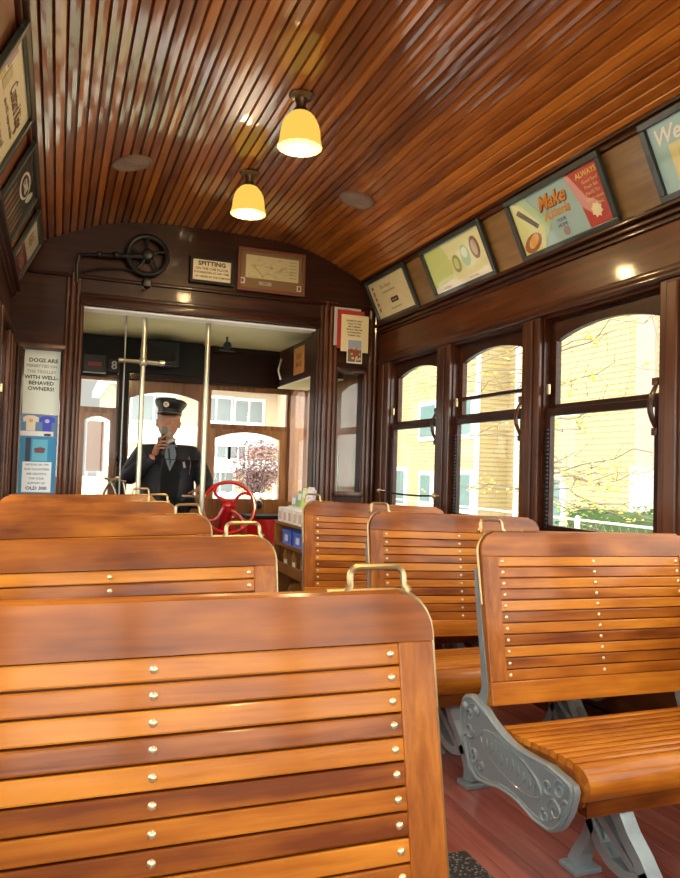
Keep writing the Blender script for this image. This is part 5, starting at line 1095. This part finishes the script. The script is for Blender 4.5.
# autumn tree between house and track
def tree(name, label, cx, cy, base, segs, tr, foliage, mat, bark, group=None):
    t = thing(name, label, 'tree', (cx, cy, GZ), group=group)
    mb = MB(Matrix.Translation((-cx, -cy, -GZ)))
    for P, r0, r1 in segs: mb.tube(P, [r0+(r1-r0)*i/(len(P)-1) for i in range(len(P))], 7)
    mb.build('branches', bark, t, smooth=True)
    mb = MB(Matrix.Translation((-cx, -cy, -GZ)))
    for f in foliage: leaves(mb, *f)
    mb.build('foliage', mat, t); return t
R = random.Random(21); segs = [([(6.6, 9.4, GZ), (6.58, 9.35, 1.0), (6.5, 9.2, 2.4), (6.4, 9.0, 4.5)], 0.10, 0.05)]; fol = []
for i in range(30):
    z = R.uniform(0.9, 3.4); y = R.uniform(8.6, 9.3); P = [(6.55, y+0.1, z-0.2)]; L = R.uniform(1.2, 3.6); dy = -1 if R.random() < 0.72 else 0.8
    for k in range(1, 7): P.append((6.55+R.uniform(-.15, .15)-0.5*k/6, P[-1][1]+dy*L/6+R.uniform(-.05, .05), P[-1][2]+R.uniform(-.14, .12)))
    segs.append((P, 0.013, 0.003))
    for k in (2, 3, 4, 5, 6):
        q = P[k]; segs.append(([q, (q[0]+R.uniform(-.2, .2), q[1]+R.uniform(-.35, .1), q[2]+R.uniform(-.3, .3))], 0.005, 0.002))
        if R.random() < 0.55: fol.append(((q[0], q[1], q[2]), 0.17, 0.17, 0.13, 9, 0.065, i*10+k, 0.0))
tree('autumn_tree', 'thin branched tree with sparse yellow leaves before the yellow house', 6.6, 9.4, GZ, segs, 0, fol, leafmat('yellow_leaves', (0.62, 0.46, 0.03), (0.80, 0.68, 0.12)), plain('grey_brown_bark', (0.20, 0.16, 0.12), 0.9))
# building ahead
bg = plain('tan_stucco', (0.46, 0.36, 0.25), 0.8)
A = thing('apartment_building', 'tan and white apartment building beyond the windscreen', 'building', (8, 25, GZ))
AT = Matrix.Translation((-8, -25, -GZ))
mb = MB(AT); mb.box(1.5, 7.05, 25, 31, GZ, 3.62); mb.box(7.05, 14, 22.5, 31, GZ, 4.1); mb.build('wall', bg, A)
mb = MB(AT); mb.box(1.2, 7.05, 24.4, 31, 3.62, 3.85); mb.box(6.7, 14.3, 22.1, 31, 4.1, 4.35); mb.build('roof', wt, A)
mb = MB(AT); mb.box(1.5, 7.05, 24.9, 25, 1.75, 2.35); mb.box(1.5, 7.05, 24.6, 25, 0.95, 1.30); mb.box(7.0, 14, 22.4, 22.5, 1.75, 2.30); mb.build('white_band', wt, A)
for (x0, x1, z0, z1, y) in ((4.45, 5.45, 2.6, 3.35, 25), (5.62, 6.55, 2.6, 3.32, 25), (7.15, 7.65, 2.45, 3.45, 22.5), (7.8, 8.4, 2.45, 3.45, 22.5), (4.6, 5.4, 1.35, 1.75, 25), (5.5, 6.0, 1.35, 1.75, 25), (4.75, 5.6, 0.1, 0.85, 25), (2.2, 3.6, 2.5, 3.3, 25)):
    mb = MB(AT); w = mb.box(x0-0.10, x1+0.10, y-0.06, y, z0-0.10, z1+0.10).build('window_frame', wt, A)
    mb = MB(AT); m_ = (x0+x1)/2; mb.box(x0, m_-0.03, y-0.08, y-0.055, z0, z1); mb.box(m_+0.03, x1, y-0.08, y-0.055, z0, z1); mb.build('pane', plain('bluish_pane', (0.15, 0.18, 0.19), 0.3, coat=0.15) if not bpy.data.materials.get('bluish_pane') else bpy.data.materials['bluish_pane'], w)
R = random.Random(9); segs = [([(3.62, 14, GZ), (3.60, 14, 0.3), (3.62, 14, 1.0)], 0.07, 0.03)]
for i in range(40):
    a = R.uniform(0, 6.28); r_ = R.uniform(.25, .48); segs.append(([(3.61, 14, R.uniform(.1, .8)), (3.61+r_*.5*math.cos(a), 14+r_*.5*math.sin(a), R.uniform(.7, 1.1)), (3.61+r_*math.cos(a), 14+r_*math.sin(a), R.uniform(.7, 1.6))], 0.012, 0.003))
tree('purple_tree', 'round purple leaved tree on the lawn beyond the windscreen', 3.62, 14, GZ, segs, 0, [((3.62, 14, 1.12), 0.52, 0.52, 0.55, 3200, 0.055, 77, 0.1), ((3.45, 13.9, 0.8), 0.38, 0.4, 0.3, 500, 0.05, 78, 0.2)], leafmat('purple_leaves', (0.12, 0.05, 0.07), (0.32, 0.17, 0.18)), plain('dark_bark', (0.10, 0.07, 0.06), 0.9))
t = thing('picket_fence', 'white picket fence across the lawn beyond the windscreen', 'fence', (3.5, 12.4, GZ))
mb = MB(); mb.box(-2.2, 0.85, -0.02, 0.02, 1.20, 1.26); mb.box(-2.2, 0.85, -0.02, 0.02, 0.45, 0.51); mb.build('rails', wt, t)
mb = MB()
for k in range(21): x = -2.2+0.145*k; mb.box(x, x+0.05, -0.035, -0.02, 0.1, 1.28)
mb.build('pickets', wt, t)
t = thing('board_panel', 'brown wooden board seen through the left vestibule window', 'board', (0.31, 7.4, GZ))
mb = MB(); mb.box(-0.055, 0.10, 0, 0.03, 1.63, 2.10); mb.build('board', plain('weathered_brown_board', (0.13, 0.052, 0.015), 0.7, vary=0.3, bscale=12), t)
for x in (-0.045, 0.09): mb = MB(); mb.box(x-0.012, x+0.012, 0.03, 0.055, 0, 2.12); mb.build('post', wt, t)
